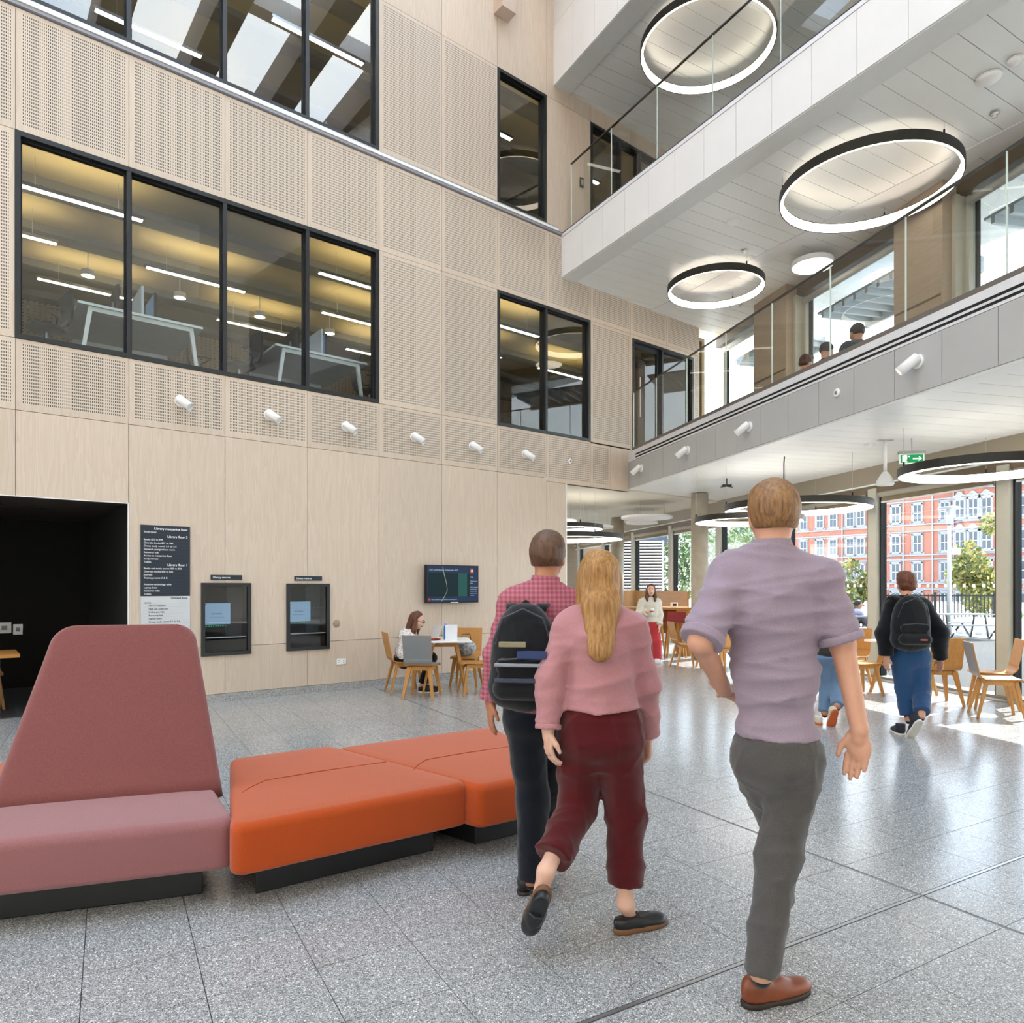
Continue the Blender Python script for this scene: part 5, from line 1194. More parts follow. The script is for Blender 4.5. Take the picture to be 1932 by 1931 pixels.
# ---- man in pink checked shirt
J = JP(hd=(1034, 1052, 3.48), nk=(1028, 1108, 3.45), sl=(968, 1138, 3.45), sr=(1078, 1142, 3.47), el=(938, 1236, 3.42), wl=(926, 1322, 3.44), er=(1104, 1240, 3.52), wr=(1108, 1320, 3.66),
       pel=(1012, 1340, 3.45), hl=(990, 1362, 3.43), hr=(1042, 1362, 3.47), kl=(1006, 1508, 3.46), al=(1002, 1660, 3.42), kr=(1040, 1492, 3.72), ar=(1030, 1590, 3.90))
st = dict(root=(J['pel'][0], 3.42, 0), skin=SK2, hairmat=hairmat('hair_brown', '#3f2c20', '#6d4d36'), style='short', look=(.25, .95, .02), fw=(.12, 1, 0),
          handl=((-.02, .05, -1), (.3, -.95, 0), (.95, .3, 0), .3, -1), handr=((.05, .3, -1), (.3, -.9, 0), (-.9, -.2, 0), .4), arm=(.052, .043, .03), hip=.150,
          top=dict(mat=checkmat('pink_check', '#b86f7c', '#93505e'), hem=P(1012, 1345, 3.45), sleeve='long', collar=True, g=.016, fold=.008, seed=21, name='checked_shirt'),
          bottom=dict(mat=fabric('navy_cotton', '#171b26', '#10131b', 480), r=(.088, .068, .058), hemfrac=1.0), leg=(.086, .062, .055, .04),
          shoel=(P(985, 1692, 3.40)*np.array((1, 1, 0)), (.35, .94, 0), (0, 0, 1)), shoer=(P(1018, 1612, 3.85), (.2, .9, .2), (0, -.2, 1)), shoestyle=('plain', LEATHK, SOLEK), socks=fabric('black_sock', '#17171b'))
person('man in a pink checked shirt and dark trousers wearing a backpack', J, st, .0048, .008)
# ---- walker in black jacket by the window
J = JP(hd=(1709, 1101, 7.2), nk=(1709, 1128, 7.15), sl=(1686, 1146, 7.15), sr=(1740, 1146, 7.15), el=(1670, 1196, 7.1), wl=(1672, 1238, 7.1), er=(1772, 1196, 7.1), wr=(1774, 1242, 7.2),
       pel=(1716, 1232, 7.15), hl=(1701, 1246, 7.15), hr=(1735, 1246, 7.15), kl=(1706, 1300, 7.2), al=(1714, 1358, 7.15), kr=(1738, 1300, 7.15), ar=(1739, 1352, 6.9))
st = dict(root=(J['pel'][0], 7.12, 0), skin=SK1, hairmat=hairmat('hair_auburn', '#46261a', '#7f4a30'), style='curly', look=(.05, 1, .02), fem=True, fw=(.05, 1, 0), hip=.178, waist=.16,
          handl=((0, .05, -1), (.3, -.95, 0), (.95, .3, 0), .35, -1), handr=((.05, .05, -1), (.3, -.95, 0), (-.95, -.3, 0), .35), arm=(.062, .058, .032),
          top=dict(mat=fabric('black_fleece', '#15151b', '#0e0e13', 300), hem=P(1716, 1222, 7.15), sleeve='long', g=.028, fold=.006, name='jacket'),
          bottom=dict(mat=fabric('blue_denim', '#2f5480', '#24436a', 480, big=.06), r=(.094, .072, .066), hemfrac=.86), leg=(.088, .058, .05, .034), socks=fabric('navy_sock', '#2b3550'),
          shoel=(P(1702, 1390, 7.05)*np.array((1, 1, 0)), (.18, .98, 0), (0, 0, 1)), shoer=(P(1737, 1362, 6.82), (-.05, .55, -.72), (0, .7, .5)), shoestyle=('hightop', flat('canvas_navy', '#20242e', .8), SOLEW), handscale=.95)
person('walker in a black jacket and cropped blue jeans heading to the window', J, st, .010, .012)
# ---- person in pale jeans, mostly hidden by the purple-shirted man
J = JP(hd=(1552, 1104, 7.8), nk=(1552, 1130, 7.75), sl=(1532, 1146, 7.75), sr=(1578, 1146, 7.75), el=(1526, 1190, 7.75), wl=(1530, 1228, 7.8), er=(1584, 1190, 7.75), wr=(1580, 1226, 7.85),
       pel=(1561, 1228, 7.75), hl=(1548, 1240, 7.75), hr=(1576, 1240, 7.75), kl=(1558, 1292, 7.8), al=(1556, 1346, 7.7), kr=(1577, 1290, 7.8), ar=(1579, 1334, 7.5))
st = dict(root=(J['pel'][0], 7.7, 0), skin=SK2, hairmat=hairmat('hair_dark', '#1f1712', '#3b2a20'), style='short', look=(0, 1, 0), fw=(.05, 1, 0),
          handl=((0, .1, -1), (.3, -.95, 0), (.95, .3, 0), .35, -1), handr=((0, .1, -1), (.3, -.95, 0), (-.95, -.3, 0), .35),
          top=dict(mat=fabric('dark_grey_knit', '#3c3a38'), hem=P(1561, 1240, 7.75), sleeve='long', g=.018, name='jumper'),
          bottom=dict(mat=fabric('pale_denim', '#6d87a6', '#58718f', 480, big=.05), r=(.088, .066, .055), hemfrac=.95), socks=fabric('plum_sock', '#4b3340'),
          shoel=(P(1547, 1372, 7.6)*np.array((1, 1, 0)), (.15, .98, 0), (0, 0, 1)), shoer=(P(1577, 1342, 7.42), (.05, .5, -.75), (0, .7, .5)), shoestyle=('trainer', flat('trainer_cream', '#cfc4b2', .6), flat('sole_orange', '#c9612c', .6)))
person('person in pale blue jeans and cream trainers half hidden behind the purple-shirted man', J, st, .011, .013)
# ---- woman in white sweater, facing us
J = JP(hd=(1228, 1114, 13.9), nk=(1228, 1129.5, 13.95), sl=(1212, 1138, 13.95), sr=(1240, 1138, 13.95), el=(1205, 1161, 13.9), wl=(1220, 1155, 13.65), er=(1244, 1160, 13.95), wr=(1244, 1180, 13.85),
       pel=(1229, 1177, 13.95), hl=(1222, 1183, 13.95), hr=(1236, 1183, 13.95), kl=(1227, 1212, 14.1), al=(1226, 1240, 14.3), kr=(1239, 1213, 13.85), ar=(1240, 1244, 13.9))
st = dict(root=(J['pel'][0], 13.95, 0), skin=SK3, hairmat=hairmat('hair_chestnut', '#3a2418', '#6b4228'), style='front', look=(-.08, -1, 0), fw=(-.05, -1, 0), fem=True, facecam=True, hairlen=.08,
          handl=((.9, -.3, .1), (0, .3, 1), (.2, .9, 0), .7), handr=((0, -.1, -1), (.3, .9, 0), (-.9, .3, 0), .35), hip=.16,
          top=dict(mat=fabric('cream_wool', '#dcd8cc', '#c4bfb2', 300), hem=P(1229, 1174, 13.95), sleeve='long', g=.03, name='sweater', fold=.008),
          bottom=dict(mat=fabric('coral_cotton', '#c8434a', '#a83138', 400), r=(.088, .078, .082), hemfrac=.98), leg=(.085, .058, .05, .035),
          shoel=(P(1226, 1246, 14.3), (-.05, -1, -.1), (0, 0, 1)), shoer=(P(1240, 1252, 13.77)*np.array((1, 1, 0))+np.array((0, .1, 0)), (.1, -1, 0), (0, 0, 1)), shoestyle=('trainer', flat('trainer_white', '#e2e2e0', .6), SOLEW))
person('woman in a white sweater and coral trousers walking toward us with a cup', J, st, .010, .012)
cp = thing('coffee_cup', 'white paper cup held by the woman in the white sweater', 'cup', T(J['wl']+np.array((.095, -.03, -.05))))
m = MB(); m.lathe([(.001, 0), (.028, 0), (.038, .10)], 18); m.build('cup_body', WHITE, cp, smooth=True); m = MB(); m.lathe([(.041, .10), (.041, .112), (.034, .118), (.001, .118)], 18); m.build('cup_lid', WHITE, cp)
m = MB(); m.lathe([(.0345, .04), (.0385, .075)], 18); m.build('cup_sleeve', flat('cup_card', '#8a6a50', .8), cp)
# ---- seated woman with laptop
J = JP(hd=(787, 1171, 9.98), nk=(774, 1190, 10.02), sl=(763, 1205, 10.14), sr=(772, 1206, 9.86), el=(777, 1228, 10.24), wl=(812, 1208, 10.12), er=(788, 1230, 9.76), wr=(816, 1210, 9.92),
       pel=(764, 1238, 10.02), hl=(766, 1240, 10.12), hr=(768, 1241, 9.92), kl=(812, 1240, 10.12), al=(800, 1290, 10.12), kr=(814, 1242, 9.95), ar=(797, 1292, 9.92))
def printmat():
    t = NT('printed_cotton'); v = t.vec((1, 1, 1.6)); f_ = t.n('TexVoronoi', {'feature': 'DISTANCE_TO_EDGE'}, Vector=v, Scale=38.0).outputs[0]; g_ = t.noise(v, 26, 2)
    t.bsdf(t.mix(t.math('MULTIPLY', t.math('LESS_THAN', f_, .06), t.math('GREATER_THAN', g_, .48)), S('#e6e2de'), S('#2b2226')), .9, 0, .2); return t.m
st = dict(root=(J['pel'][0], 10.02, 0), skin=SK3, hairmat=hairmat('hair_long_brown', '#38201a', '#74452a'), style='front', hairlen=.28, look=(.97, -.12, -.32), hup=(.3, 0, 1), fw=(.98, -.1, 0), fem=True, hip=.175, waist=.155,
          handl=((.95, .0, -.2), (0, 1, 0), (0, 0, -1), .3), handr=((.95, .0, -.2), (0, 1, 0), (0, 0, -1), .3, -1), depth=1.05,
          top=dict(mat=printmat(), hem=P(764, 1243, 10.02), sleeve='long', g=.024, name='printed_blouse', collar=True), bottom=dict(mat=fabric('black_jeans', '#141416'), r=(.09, .068, .055), hemfrac=.97),
          shoel=(P(796, 1302, 10.12)*np.array((1, 1, 0)), (1, .0, 0), (0, 0, 1)), shoer=(P(790, 1306, 9.92)*np.array((1, 1, 0)), (1, -.1, 0), (0, 0, 1)), shoestyle=('trainer', flat('trainer_black', '#1c1b1a', .6), SOLEW))
sw_ = person('seated woman in a white printed blouse with long brown hair and glasses', J, st, .009, .011)
org = np.array(st['root'], float); hp, L, HR = head_prims(J['hd'], st['look'], st['hup'])
m = MB()
for q in (-1, 1):
    ring_ = [L(q*.032+.022*cos(a), .103, .004+.017*sin(a))-org for a in np.linspace(0, 2*pi, 14)]; m.tube(ring_, .0028, 6, False); m.tube([L(q*.054, .101, .008)-org, L(q*.078, .0, .0)-org], .0026, 5)
m.tube([L(-.010, .106, .006)-org, L(.010, .106, .006)-org], .0026, 5); m.build('glasses', BLACK, sw_)
# ---- three seated people on the balcony
def seated_balcony(label, px, py, d, face, hair, style, topm, sk, s=1.0, lean=0):
    h = P(px, py, d); f_ = nrm_((face[0], face[1], 0)); rt = np.array((f_[1], -f_[0], 0)); z0 = 3.905
    hip = np.array((h[0], h[1], max(z0+.22, h[2]-.62)))-f_*.10; nk = h-np.array((0, 0, .15))-f_*.02
    J = dict(hd=h, nk=nk, sl=nk-rt*.17-np.array((0, 0, .07)), sr=nk+rt*.17-np.array((0, 0, .07)), pel=hip, hl=hip-rt*.09, hr=hip+rt*.09)
    for k_, q in (('l', -1), ('r', 1)):
        J['e'+k_] = J['s'+k_]+f_*.10+rt*q*.05-np.array((0, 0, .26)); J['w'+k_] = J['e'+k_]+f_*.24-rt*q*.06-np.array((0, 0, -.02))
        J['k'+k_] = hip+rt*q*.11+f_*.42; J['k'+k_][2] = max(hip[2], z0+.40); J['a'+k_] = J['k'+k_]+f_*.06; J['a'+k_][2] = z0+.09
    zs = hip[2]-z0-.13
    st = dict(root=(hip[0], hip[1], z0), skin=sk, hairmat=hair, style=style, look=(face[0], face[1], face[2]), fw=f_,
              handl=(f_, rt, (0, 0, -1), .4), handr=(f_, rt, (0, 0, -1), .4, -1), top=dict(mat=topm, hem=hip-np.array((0, 0, .09)), sleeve='long', g=.022, name='jacket', collar=True),
              bottom=dict(mat=MATS['navy_cotton'], r=(.085, .065, .055)), shoel=(J['al']*np.array((1, 1, 0))+np.array((0, 0, z0))-f_*.05, f_, (0, 0, 1)), shoer=(J['ar']*np.array((1, 1, 0))+np.array((0, 0, z0))-f_*.05, f_, (0, 0, 1)), shoestyle=('plain', LEATHK, SOLEK))
    r = person(label, J, st, .011, .014)
    b = thing('low_stool', 'low round stool under the %s on the balcony' % label.split(' on the')[0].split(',')[0].split(' and ')[0].replace('person', 'sitter'), 'stool', T((hip[0], hip[1], z0)), 'balcony stools')
    m = MB(); m.lathe([(.001, zs-.05), (.16, zs-.05), (.17, zs-.02), (.16, zs), (.001, zs)], 24); m.build('stool_seat', CARPET, b, smooth=True); m = MB(); m.lathe([(.15, 0), (.02, .01), (.02, zs-.05)], 20); m.build('stool_pedestal', BLACK, b)
    return r
seated_balcony('tallest person on the balcony, in a dark jacket with a pale collar', 1616, 629, 9.45, (-.2, 1, -.1), hairmat('hair_black', '#101014', '#24242a'), 'crop', fabric('teal_jacket', '#2a363e', '#3d4d55'), SK2)
seated_balcony('middle person on the balcony, in black, looking down to the right', 1560, 663, 10.05, (.8, .4, -.25), hairmat('hair_black2', '#141416', '#2a2a2e'), 'crop', fabric('black_top', '#1a1b20'), SK1)
seated_balcony('person with curly brown hair and pale green top on the balcony', 1521, 685, 10.65, (.85, .3, -.35), hairmat('hair_curl', '#2a1a14', '#5f3a2a'), 'curly', fabric('sage_top', '#a9b8a6'), SK1)

# ---- backpacks (worn, but things of their own)
def backpack(label, c, fwd, w_, h_, d_, body, s=1.0, bits=()):
    """c: centre of the pack, fwd: direction the wearer faces"""
    f_ = nrm_((fwd[0], fwd[1], 0)); a = atan2(f_[1], f_[0])-pi/2; r = thing('backpack', label, 'backpack', T(c, a))
    V, Q = sdf([EL((0, 0, -h_*.12), (w_*.52, d_*.55, h_*.42)), EL((0, 0, h_*.15), (w_*.46, d_*.5, h_*.38)), C((-w_*.3, 0, -h_*.34), (w_*.3, 0, -h_*.34), d_*.38, d_*.38)], .009, .06, folds(.004, 3, 22)); mesh_np('pack_body', V, Q, body, r)
    V, Q = sdf([C((-w_*.28, -d_*.42, -h_*.30), (w_*.28, -d_*.42, -h_*.30), d_*.28, d_*.28), C((-w_*.28, -d_*.42, -h_*.08), (w_*.28, -d_*.42, -h_*.08), d_*.2, d_*.2)], .009, .05); mesh_np('front_pocket', V, Q, body, r)
    m = MB(); m.tube([(-w_*.36, -d_*.56, -h_*.02), (0, -d_*.66, -h_*.0), (w_*.36, -d_*.56, -h_*.02)], .005, 6); m.build('zip', flat('zip_dark', '#3c3d42', .4), r)
    m = MB(); m.tube([(-w_*.42, -d_*.30, h_*.12), (-w_*.3, -d_*.42, h_*.38), (0, -d_*.42, h_*.47), (w_*.3, -d_*.42, h_*.38), (w_*.42, -d_*.3, h_*.12)], .005, 6); m.build('main_zip', MATS['zip_dark'], r)
    m = MB(); m.tube([(-.04, d_*.3, h_*.47), (0, d_*.3, h_*.54), (.04, d_*.3, h_*.47)], .009, 6); m.build('grab_handle', body, r)
    for q in (-1, 1):
        m = MB(); path = [(q*w_*.22, d_*.35, h_*.44), (q*w_*.24, d_*.55, h_*.50), (q*w_*.27, d_*.95, h_*.50), (q*w_*.30, d_*1.40, h_*.38), (q*w_*.36, d_*1.5, h_*.1), (q*w_*.5, d_*1.1, -h_*.2), (q*w_*.45, d_*.4, -h_*.36)]
        rings = []
        for k in range(len(path)):
            p = np.array(path[k]); t_ = nrm_(np.array(path[min(k+1, 6)])-np.array(path[max(k-1, 0)])); x = nrm_(np.array((1, .15*q, 0))); y = nrm_(np.cross(t_, x)); wd_ = .027 if k < 5 else .014
            rings.append([p+x*wd_*a_+y*.006*b_ for a_, b_ in ((-1, -1), (1, -1), (1, 1), (-1, 1))])
        m.loft(rings); m.build('shoulder_strap', body, r, smooth=True)
    for nm, x0, x1, z0, z1, mt in bits: m = MB(); m.box(x0, x1, -d_*.78, -d_*.70, z0, z1); m.build(nm, mt, r, bevel=.004)
    return r
KN = fabric('black_nylon', '#16171a', '#1f2024', 420, big=.02)
backpack('black backpack on the person in the black jacket', P(1718, 1176, 6.93), (.05, 1), .36, .52, .20, KN, bits=[('logo_patch', .02, .085, -.165, -.15, flat('patch_red', '#b0564e', .6))])
backpack('dark backpack with tan and blue panels on the man in the checked shirt', P(990, 1238, 3.19), (.12, 1), .30, .46, .19, KN, bits=[('tan_panel', -.10, .02, .05, .075, flat('canvas_tan', '#8c8266', .8)), ('blue_panel', -.02, .11, .0, .035, flat('canvas_blue', '#2c3a66', .8)), ('grey_strip', -.12, .11, -.035, -.02, flat('strip_grey', '#8b8d98', .5)), ('navy_strip', -.12, .11, -.105, -.085, flat('strip_navy', '#2a3040', .5))])
# ================================================================== OUTDOORS
PAVE = flat('pale_paving', '#cfccc6', .85, var=.06, scale=.6)
m = MB(); c0, c1 = FAC.pt(-30, .12)[:2], FAC.pt(24, .12)[:2]
m.prism([tuple(c1), (140, c1[1]-10), (140, 150), tuple(FAC.pt(-140, .12)[:2]), tuple(c0)], -.3, -.03)
gd = m.build('ground', PAVE); tag(gd, 'pale paved terrace outside the windows', 'ground', kind='structure')
# ---- brick building across the court
BR = Frame(P(1700, HZ, 78)[:2], (sin(radians(39)), -cos(radians(39))))
def brickmat():
    t = NT('red_brick'); v = t.vec((1, 1, 1)); s_ = t.n('SeparateXYZ', Vector=v); cv = t.n('CombineXYZ', X=s_.outputs[0], Y=s_.outputs[2])
    b = t.n('TexBrick', Vector=cv.outputs[0], Color1=S('#aa6652'), Color2=S('#9a5646'), Mortar=S('#b89686'), Scale=3.2); b.inputs['Mortar Size'].default_value = .012
    t.bsdf(t.mix(t.math('MULTIPLY', t.noise(v, .8, 3), .5), b.outputs[0], S('#c68c7a')), .9, 0, .2); return t.m
BRICK = brickmat(); STONE = flat('pale_stone', '#98979a', .85, var=.08, scale=2); SLATE = flat('slate_roof', '#6f7780', .7, var=.1, scale=3)
PANE = flat('far_window_pane', '#4b555f', .12, var=.2, scale=.8); SASH = flat('sash_white', '#c9ccd0', .6)
bld = thing('brick_building', 'red brick Victorian building with pale stone dressings across the court', 'building', BR.M())
U = lambda px: BR.hit(px, 1000)[0]
ZT = BR.hit(1700, 928)[1]; uL, uR = U(1380), U(2040)
m = MB(); m.box(uL, uR, 0, 9, -1, ZT); m.build('brick_wall', BRICK, bld)
m = MB(); ba, bb_ = U(1806), U(1884); m.prism([(ba, 0), (ba+1.1, -1.3), (bb_-1.1, -1.3), (bb_, 0)], -1, ZT); m.build('bay', BRICK, bld)
rowz = [BR.hit(1690, y)[1] for y in (972, 1028, 1080, 1134)]
for k, z in enumerate(rowz):
    m = MB(); m.box(uL, uR, -.15, 0, z-1.33, z-1.17); m.prism([(ba-.1, -.1), (ba+1.0, -1.45), (bb_-1.0, -1.45), (bb_+.1, -.1)], z-1.35, z-1.12); m.build('stone_band', STONE, bld)
    m = MB(); m.box(uL, uR, -.10, 0, z+1.25, z+1.42); m.prism([(ba-.1, -.1), (ba+1.0, -1.42), (bb_-1.0, -1.42), (bb_+.1, -.1)], z+1.25, z+1.42); m.build('stone_band', STONE, bld)
m = MB(); m.box(uL, uR, -.5, 0, ZT-.55, ZT); m.prism([(ba-.1, -.3), (ba+.9, -1.75), (bb_-.9, -1.75), (bb_+.1, -.3)], ZT-.55, ZT); m.build('cornice', STONE, bld)
m = MB(); m.box(uL, uR, -.4, -.1, ZT+.95, ZT+1.15); m.build('balustrade_rail', STONE, bld)
m = MB()
for q in np.arange(uL, uR, .45): m.box(q-.09, q+.09, -.34, -.16, ZT, ZT+.95)
o = m.build('balusters', STONE, bld); o['kind'] = 'stuff'
m = MB(); m.add([(uL, 0, ZT), (uR, 0, ZT), (uR, 5, ZT+2.2), (uL, 5, ZT+2.2), (uL, 9, ZT), (uR, 9, ZT)], [(0, 1, 2, 3), (3, 2, 5, 4), (0, 3, 4), (1, 5, 2)]); m.build('roof', SLATE, bld)
def wmesh(arch, round_=False):
    a, b, c = MB(), MB(), MB(); w_, h_ = .44, .95
    for q in ((-w_-.14, -w_, -h_-.1, h_+.15), (w_, w_+.14, -h_-.1, h_+.15), (-w_-.2, w_+.2, h_, h_+.24), (-w_-.3, w_+.3, -h_-.2, -h_)): a.box(q[0], q[1], -.12, .05, q[2], q[3])
    if arch: a.add([(-w_-.3, -.14, h_+.28), (w_+.3, -.14, h_+.28), (0, -.14, h_+.75), (-w_-.3, .02, h_+.28), (w_+.3, .02, h_+.28), (0, .02, h_+.75)], [(0, 1, 2), (3, 5, 4), (0, 2, 5, 3), (1, 4, 5, 2), (0, 3, 4, 1)])
    b.box(-w_, w_, .0, .03, -h_, h_)
    for q in ((-.03, .03, -h_, h_), (-w_, w_, -.04, .04), (-w_, -w_+.07, -h_, h_), (w_-.07, w_, -h_, h_), (-w_, w_, h_-.07, h_), (-w_, w_, -h_, -h_+.08)): c.box(q[0], q[1], -.04, 0, q[2], q[3])
    out = []
    for mm, mt in ((a, STONE), (b, PANE), (c, SASH)):
        me = bpy.data.meshes.new('window'); me.from_pydata(mm.v, [], mm.f); me.materials.append(mt); out.append(me)
    return out
WM = [wmesh(False), wmesh(True)]
colpx = [1400, 1420, 1440, 1462, 1485, 1516, 1547, 1572, 1604, 1624, 1690, 1731, 1783, 1820, 1845, 1870, 1926, 1955, 1985, 2015]
for px in colpx:
    u = U(px); bay = 1806 < px < 1884
    for k, z in enumerate(rowz):
        v = -1.33 if bay else -.02; arch = bay and k < 2
        f_ = link('window', WM[1 if arch else 0][0], bld, T((u, v, z))); link('pane', WM[0][1], f_); link('sash_bars', WM[0][2], f_)
        if arch:
            mm = MB(); mm.lathe([(.17, 0), (.30, 0), (.30, .06), (.17, .06)], 18, closed=True); mm.build('roundel', STONE, f_, T((0, -.12, 1.45)) @ RX)
for px in (1590, 1640, 1705, 1760, 1800): m = MB(); u = U(px); m.box(u-.06, u+.06, -.18, -.04, -1, ZT-.6); m.build('drainpipe', flat('pipe_grey', '#9aa0a4', .6), bld)
m = MB()
for px in (1662, 1668, 1796, 1888, 1898):
    u = U(px)
    for z in np.arange(0, ZT-1, .62): m.box(u-.22, u+.22, -.06, 0, z, z+.28)
m.build('quoins', STONE, bld)
# ---- louvred building by the cafe
LV = Frame(P(1196, HZ, 34)[:2], (.99, -.14)); x1 = LV.hit(1252, 1000)[0]
lb = thing('louvred_building', 'dark block with white horizontal louvres outside the cafe windows', 'building', LV.M())
m = MB(); m.box(-9, x1, .3, 6, -.1, 4.6); m.build('dark_wall', flat('dark_brick', '#5a4a46', .8, var=.3, scale=4), lb)
m = MB(); m.box(-9, x1+.2, .0, 6, 3.7, 4.7); m.build('slate_top', flat('slate_blue', '#4e5d70', .6), lb)
for k in range(20): m = MB(); z = .9+k*.145; m.box(-1.2, x1, -.03, .1, z, z+.065); m.build('louvre', WHITE, lb)
m = MB(); m.box(x1-.06, x1+.02, -.06, .12, .7, 3.75); m.build('louvre_post', WHITE, lb)
# ---- trees and shrubs
def tree(name, label, base, h_, rx, rz, n, leaf, cols, trunk=.12, group=None, seed=1, cat='tree'):
    r = thing(name, label, cat, T(base), group); rs = np.random.RandomState(seed)
    blobs = [((rs.normal(0, rx*.42), rs.normal(0, rx*.42), h_-rz+rs.normal(0, rz*.45)), rx*rs.uniform(.35, .6)) for _ in range(14)]
    m = MB(); vs, fs, mi = [], [], []
    for i in range(n):
        c, rad = blobs[rs.randint(14)]; d = nrm_(rs.normal(size=3)); p = np.array(c)+d*rad*rs.uniform(.6, 1.05); p[2] = max(p[2], .15)
        a = nrm_(d+rs.normal(0, .6, 3)); b = nrm_(np.cross(a, rs.normal(size=3))); s_ = leaf*rs.uniform(.6, 1.3); b0 = len(vs)
        vs += [p-a*s_, p+b*s_*.45, p+a*s_, p-b*s_*.45]; fs.append((b0, b0+1, b0+2, b0+3)); mi.append(rs.randint(len(cols)))
    m.v = [tuple(map(float, q)) for q in vs]; m.f = fs; m.mi = mi; o = m.build('foliage', cols, r); o['kind'] = 'stuff'
    m = MB(); m.tube([(0, 0, -.1), (.05, .03, h_*.35), (-.03, .05, h_*.7)], [trunk, trunk*.75, trunk*.3], 8); m.build('trunk', flat('bark', '#5c4c40', .9), r, smooth=True)
    for k in range(4): a = k*1.7; m = MB(); m.tube([(0, 0, h_*.4), (rx*.45*cos(a), rx*.45*sin(a), h_*.75)], [trunk*.4, trunk*.12], 6); m.build('branch', MATS['bark'], r, smooth=True)
    return r
LG = [flat('leaf_green', '#6d8a52', .6, var=.15), flat('leaf_dark', '#47643c', .6, var=.15), flat('leaf_pale', '#9db383', .6, var=.15)]
LY = [flat('leaf_olive', '#93994f', .5, var=.15), flat('leaf_yellow', '#c3b56a', .5, var=.15), flat('leaf_mid', '#66754a', .5, var=.15)]
g_ = lambda px, d: (P(px, HZ, d)[0], d, -.03)
tree('broadleaf_tree', 'large pale green tree seen through the cafe windows, right of the louvred block', g_(1290, 42), 5.6, 2.6, 2.6, 3800, .16, LG, .2, 'trees in the court', 3)
tree('broadleaf_tree', 'dense green tree seen just right of the near concrete column', g_(1388, 54), 6.4, 2.4, 2.7, 3800, .16, LG, .2, 'trees in the court', 4)
tree('broadleaf_tree', 'green tree left of the brick building beside the purple-shirted man', g_(1470, 46), 5.4, 1.6, 2.4, 2200, .16, LG, .18, 'trees in the court', 5)
tree('magnolia_tree', 'olive-leaved magnolia standing beside the lamp post', g_(1838, 27), 3.6, .85, 1.95, 2800, .12, LY, .06, 'magnolias', 6)
tree('magnolia_tree', 'smaller olive-leaved magnolia above the man sitting outdoors', g_(1606, 27), 2.7, .7, 1.35, 1600, .12, LY, .05, 'magnolias', 7)
tree('shrub', 'bright yellow-green low shrub at the right edge', g_(1922, 24), .75, .55, .36, 700, .07, [LY[1], LG[0], LG[2]], .03, 'low shrubs', 8, 'shrub')
tree('shrub', 'small green shrub just left of the last mullion', g_(1892, 25.6), .85, .3, .3, 350, .06, LG, .02, 'low shrubs', 9, 'shrub')
# ---- lamp post
lp = thing('lamp_post', 'pale grey lamp post with flat disc top outside', 'lamp post', T(g_(1791, 22)))
m = MB(); m.tube([(0, 0, 0), (0, 0, 3.55)], [.07, .05], 12); m.build('post', flat('post_grey', '#c9cdd2', .4), lp, smooth=True)
m = MB(); m.lathe([(.09, 3.5), (.10, 3.55), (.10, 3.95), (.07, 3.98)], 18); m.build('lantern', flat('lantern', '#dfe4e8', .3), lp, smooth=True); m = MB(); m.lathe([(.001, 4.06), (.30, 4.04), (.33, 4.0), (.30, 3.98), (.001, 3.98)], 24); m.build('disc_top', MATS['post_grey'], lp, smooth=True)
m = MB(); m.box(.05, .32, -.07, .07, 2.55, 2.75); m.build('camera_box', WHITE, lp, bevel=.02)
# ---- railings
RL = Frame(P(1655, HZ, 25)[:2], (.985, -.17)); x1 = RL.hit(1880, 1000)[0]
fn = thing('railing_fence', 'black vertical bar railing outside behind the lamp post', 'fence', RL.M(0, 0, -.03))
for z in (.12, 1.2): m = MB(); m.box(0, x1, -.02, .02, z, z+.05); m.build('rail', BLACK, fn)
m = MB()
for q in np.arange(0, x1, .12): m.box(q-.012, q+.012, -.012, .012, .12, 1.28)
o = m.build('bars', BLACK, fn); o['kind'] = 'stuff'
for q in np.arange(0, x1, 1.9): m = MB(); m.box(q-.035, q+.035, -.035, .035, 0, 1.35); m.build('post', BLACK, fn)
# ---- picnic tables
PT = flat('picnic_grey', '#8d9296', .5, .2)
def picnic(label, p, a):
    r = thing('picnic_table', label, 'picnic table', T((p[0], p[1], -.03), a), 'outdoor picnic tables')
    for k in range(5): m = MB(); m.box(-.85, .85, -.36+.145*k, -.23+.145*k, .72, .75); m.build('top_plank', PT, r)
    for s_ in (-1, 1):
        m = MB(); m.box(-.85, .85, s_*.72-.13, s_*.72+.13, .43, .46); m.build('bench_plank', PT, r)
        m = MB(); m.tube([(s_*.6, -.72, .43), (s_*.6, -.35, .02), (s_*.6, .35, .02), (s_*.6, .72, .43)], .025, 8); m.build('leg_frame', flat('picnic_frame', '#4c5158', .4), r); m = MB(); m.tube([(s_*.6, -.2, .72), (s_*.6, -.35, .02)], .025, 8); m.tube([(s_*.6, .2, .72), (s_*.6, .35, .02)], .025, 8); m.build('leg', MATS['picnic_frame'], r)
    return r
pa = g_(1628, 19.2); picnic('grey picnic table outside with the man sitting at it', pa, radians(15))
picnic('grey picnic table outside right of the walker in the black jacket', g_(1812, 20.5), radians(5))
m = MB(); m.lathe([(.001, .5), (.9, .5), (1.05, .42), (1.0, 0), (.001, 0)], 32); pl = m.build('planter_seat', flat('planter_white', '#dedede', .7), None, T(g_(1868, 23.0)), True); tag(pl, 'low rounded white planter seat outside below the magnolia', 'planter')
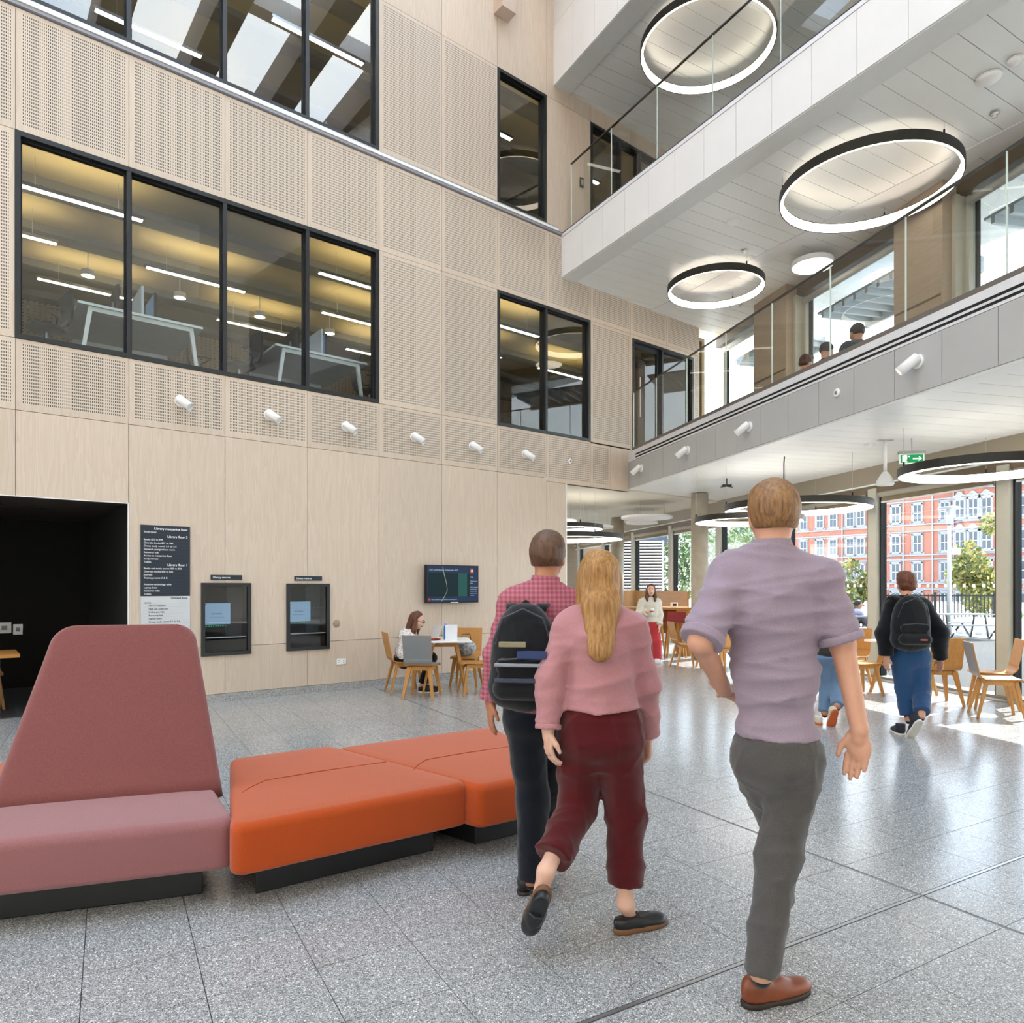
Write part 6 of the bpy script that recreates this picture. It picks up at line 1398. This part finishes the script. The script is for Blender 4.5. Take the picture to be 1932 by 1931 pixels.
# ---- man sitting outdoors
h = P(1620, 1141, 19.4); f_ = np.array((.9, -.2, 0)); f_ = nrm_(f_); rt = np.array((f_[1], -f_[0], 0)); hip = np.array((h[0], h[1], .50))-f_*.12; nk = h-np.array((0, 0, .16))
J = dict(hd=h, nk=nk, sl=nk-rt*.18-np.array((0, 0, .07)), sr=nk+rt*.18-np.array((0, 0, .07)), pel=hip, hl=hip-rt*.09, hr=hip+rt*.09)
for k_, q in (('l', -1), ('r', 1)):
    J['e'+k_] = J['s'+k_]+f_*.14-np.array((0, 0, .24)); J['w'+k_] = J['e'+k_]+f_*.20+np.array((0, 0, .10)); J['k'+k_] = hip+rt*q*.11+f_*.42; J['a'+k_] = J['k'+k_]-np.array((0, 0, .42))
st = dict(root=(hip[0], hip[1], -.03), skin=SK2, hairmat=MATS['hair_black'], style='crop', look=f_, fw=f_, handl=(f_, rt, (0, 0, -1), .4), handr=(f_, rt, (0, 0, -1), .4, -1),
          top=dict(mat=fabric('pale_lilac_shirt', '#b9b6d2'), hem=hip, sleeve='long', g=.02), bottom=dict(mat=MATS['navy_cotton'], r=(.085, .065, .055)),
          shoel=(J['al']*np.array((1, 1, 0))-np.array((0, 0, .03))-f_*.05, f_, (0, 0, 1)), shoer=(J['ar']*np.array((1, 1, 0))-np.array((0, 0, .03))-f_*.05, f_, (0, 0, 1)), shoestyle=('plain', LEATHK, SOLEK))
person('man in a pale lilac shirt sitting at the picnic table outdoors', J, st, .012, .015)
# ---- canopies outside the first-floor windows
for k, (a, b, lab) in enumerate(((.05, 1.72, 'nearest the timber wall'), (2.9, 5.4, 'behind the three seated people'), (6.4, 8.9, 'at the right edge'))):
    cn = thing('sun_canopy', 'blue-grey ribbed canopy outside the first-floor window %s' % lab, 'canopy', FAC.M(a, .25, 6.55), 'window canopies'); W_ = b-a
    m = MB(); m.box(0, W_, 0, 1.1, .1, .14); m.build('canopy_sheet', flat('canopy_blue', '#d3dde6', .5), cn)
    m = MB(); m.box(0, W_, 1.06, 1.12, -.06, .2); m.build('canopy_edge', MATS['canopy_blue'], cn)
    for i in range(9): x = W_*(i+.5)/9; m = MB(); m.box(x-.03, x+.03, 0, 1.06, 0, .1); m.build('canopy_rib', MATS['canopy_blue'], cn)
# ---- lettering: turn the text curves into plain meshes
dg = bpy.context.evaluated_depsgraph_get()
for o in [q for q in bpy.data.objects if q.type == 'FONT']:
    me = bpy.data.meshes.new_from_object(o.evaluated_get(dg)); me.name = 'lettering'
    n = link('lettering', me, o.parent, o.matrix_local.copy()); bpy.data.objects.remove(o, do_unlink=True)
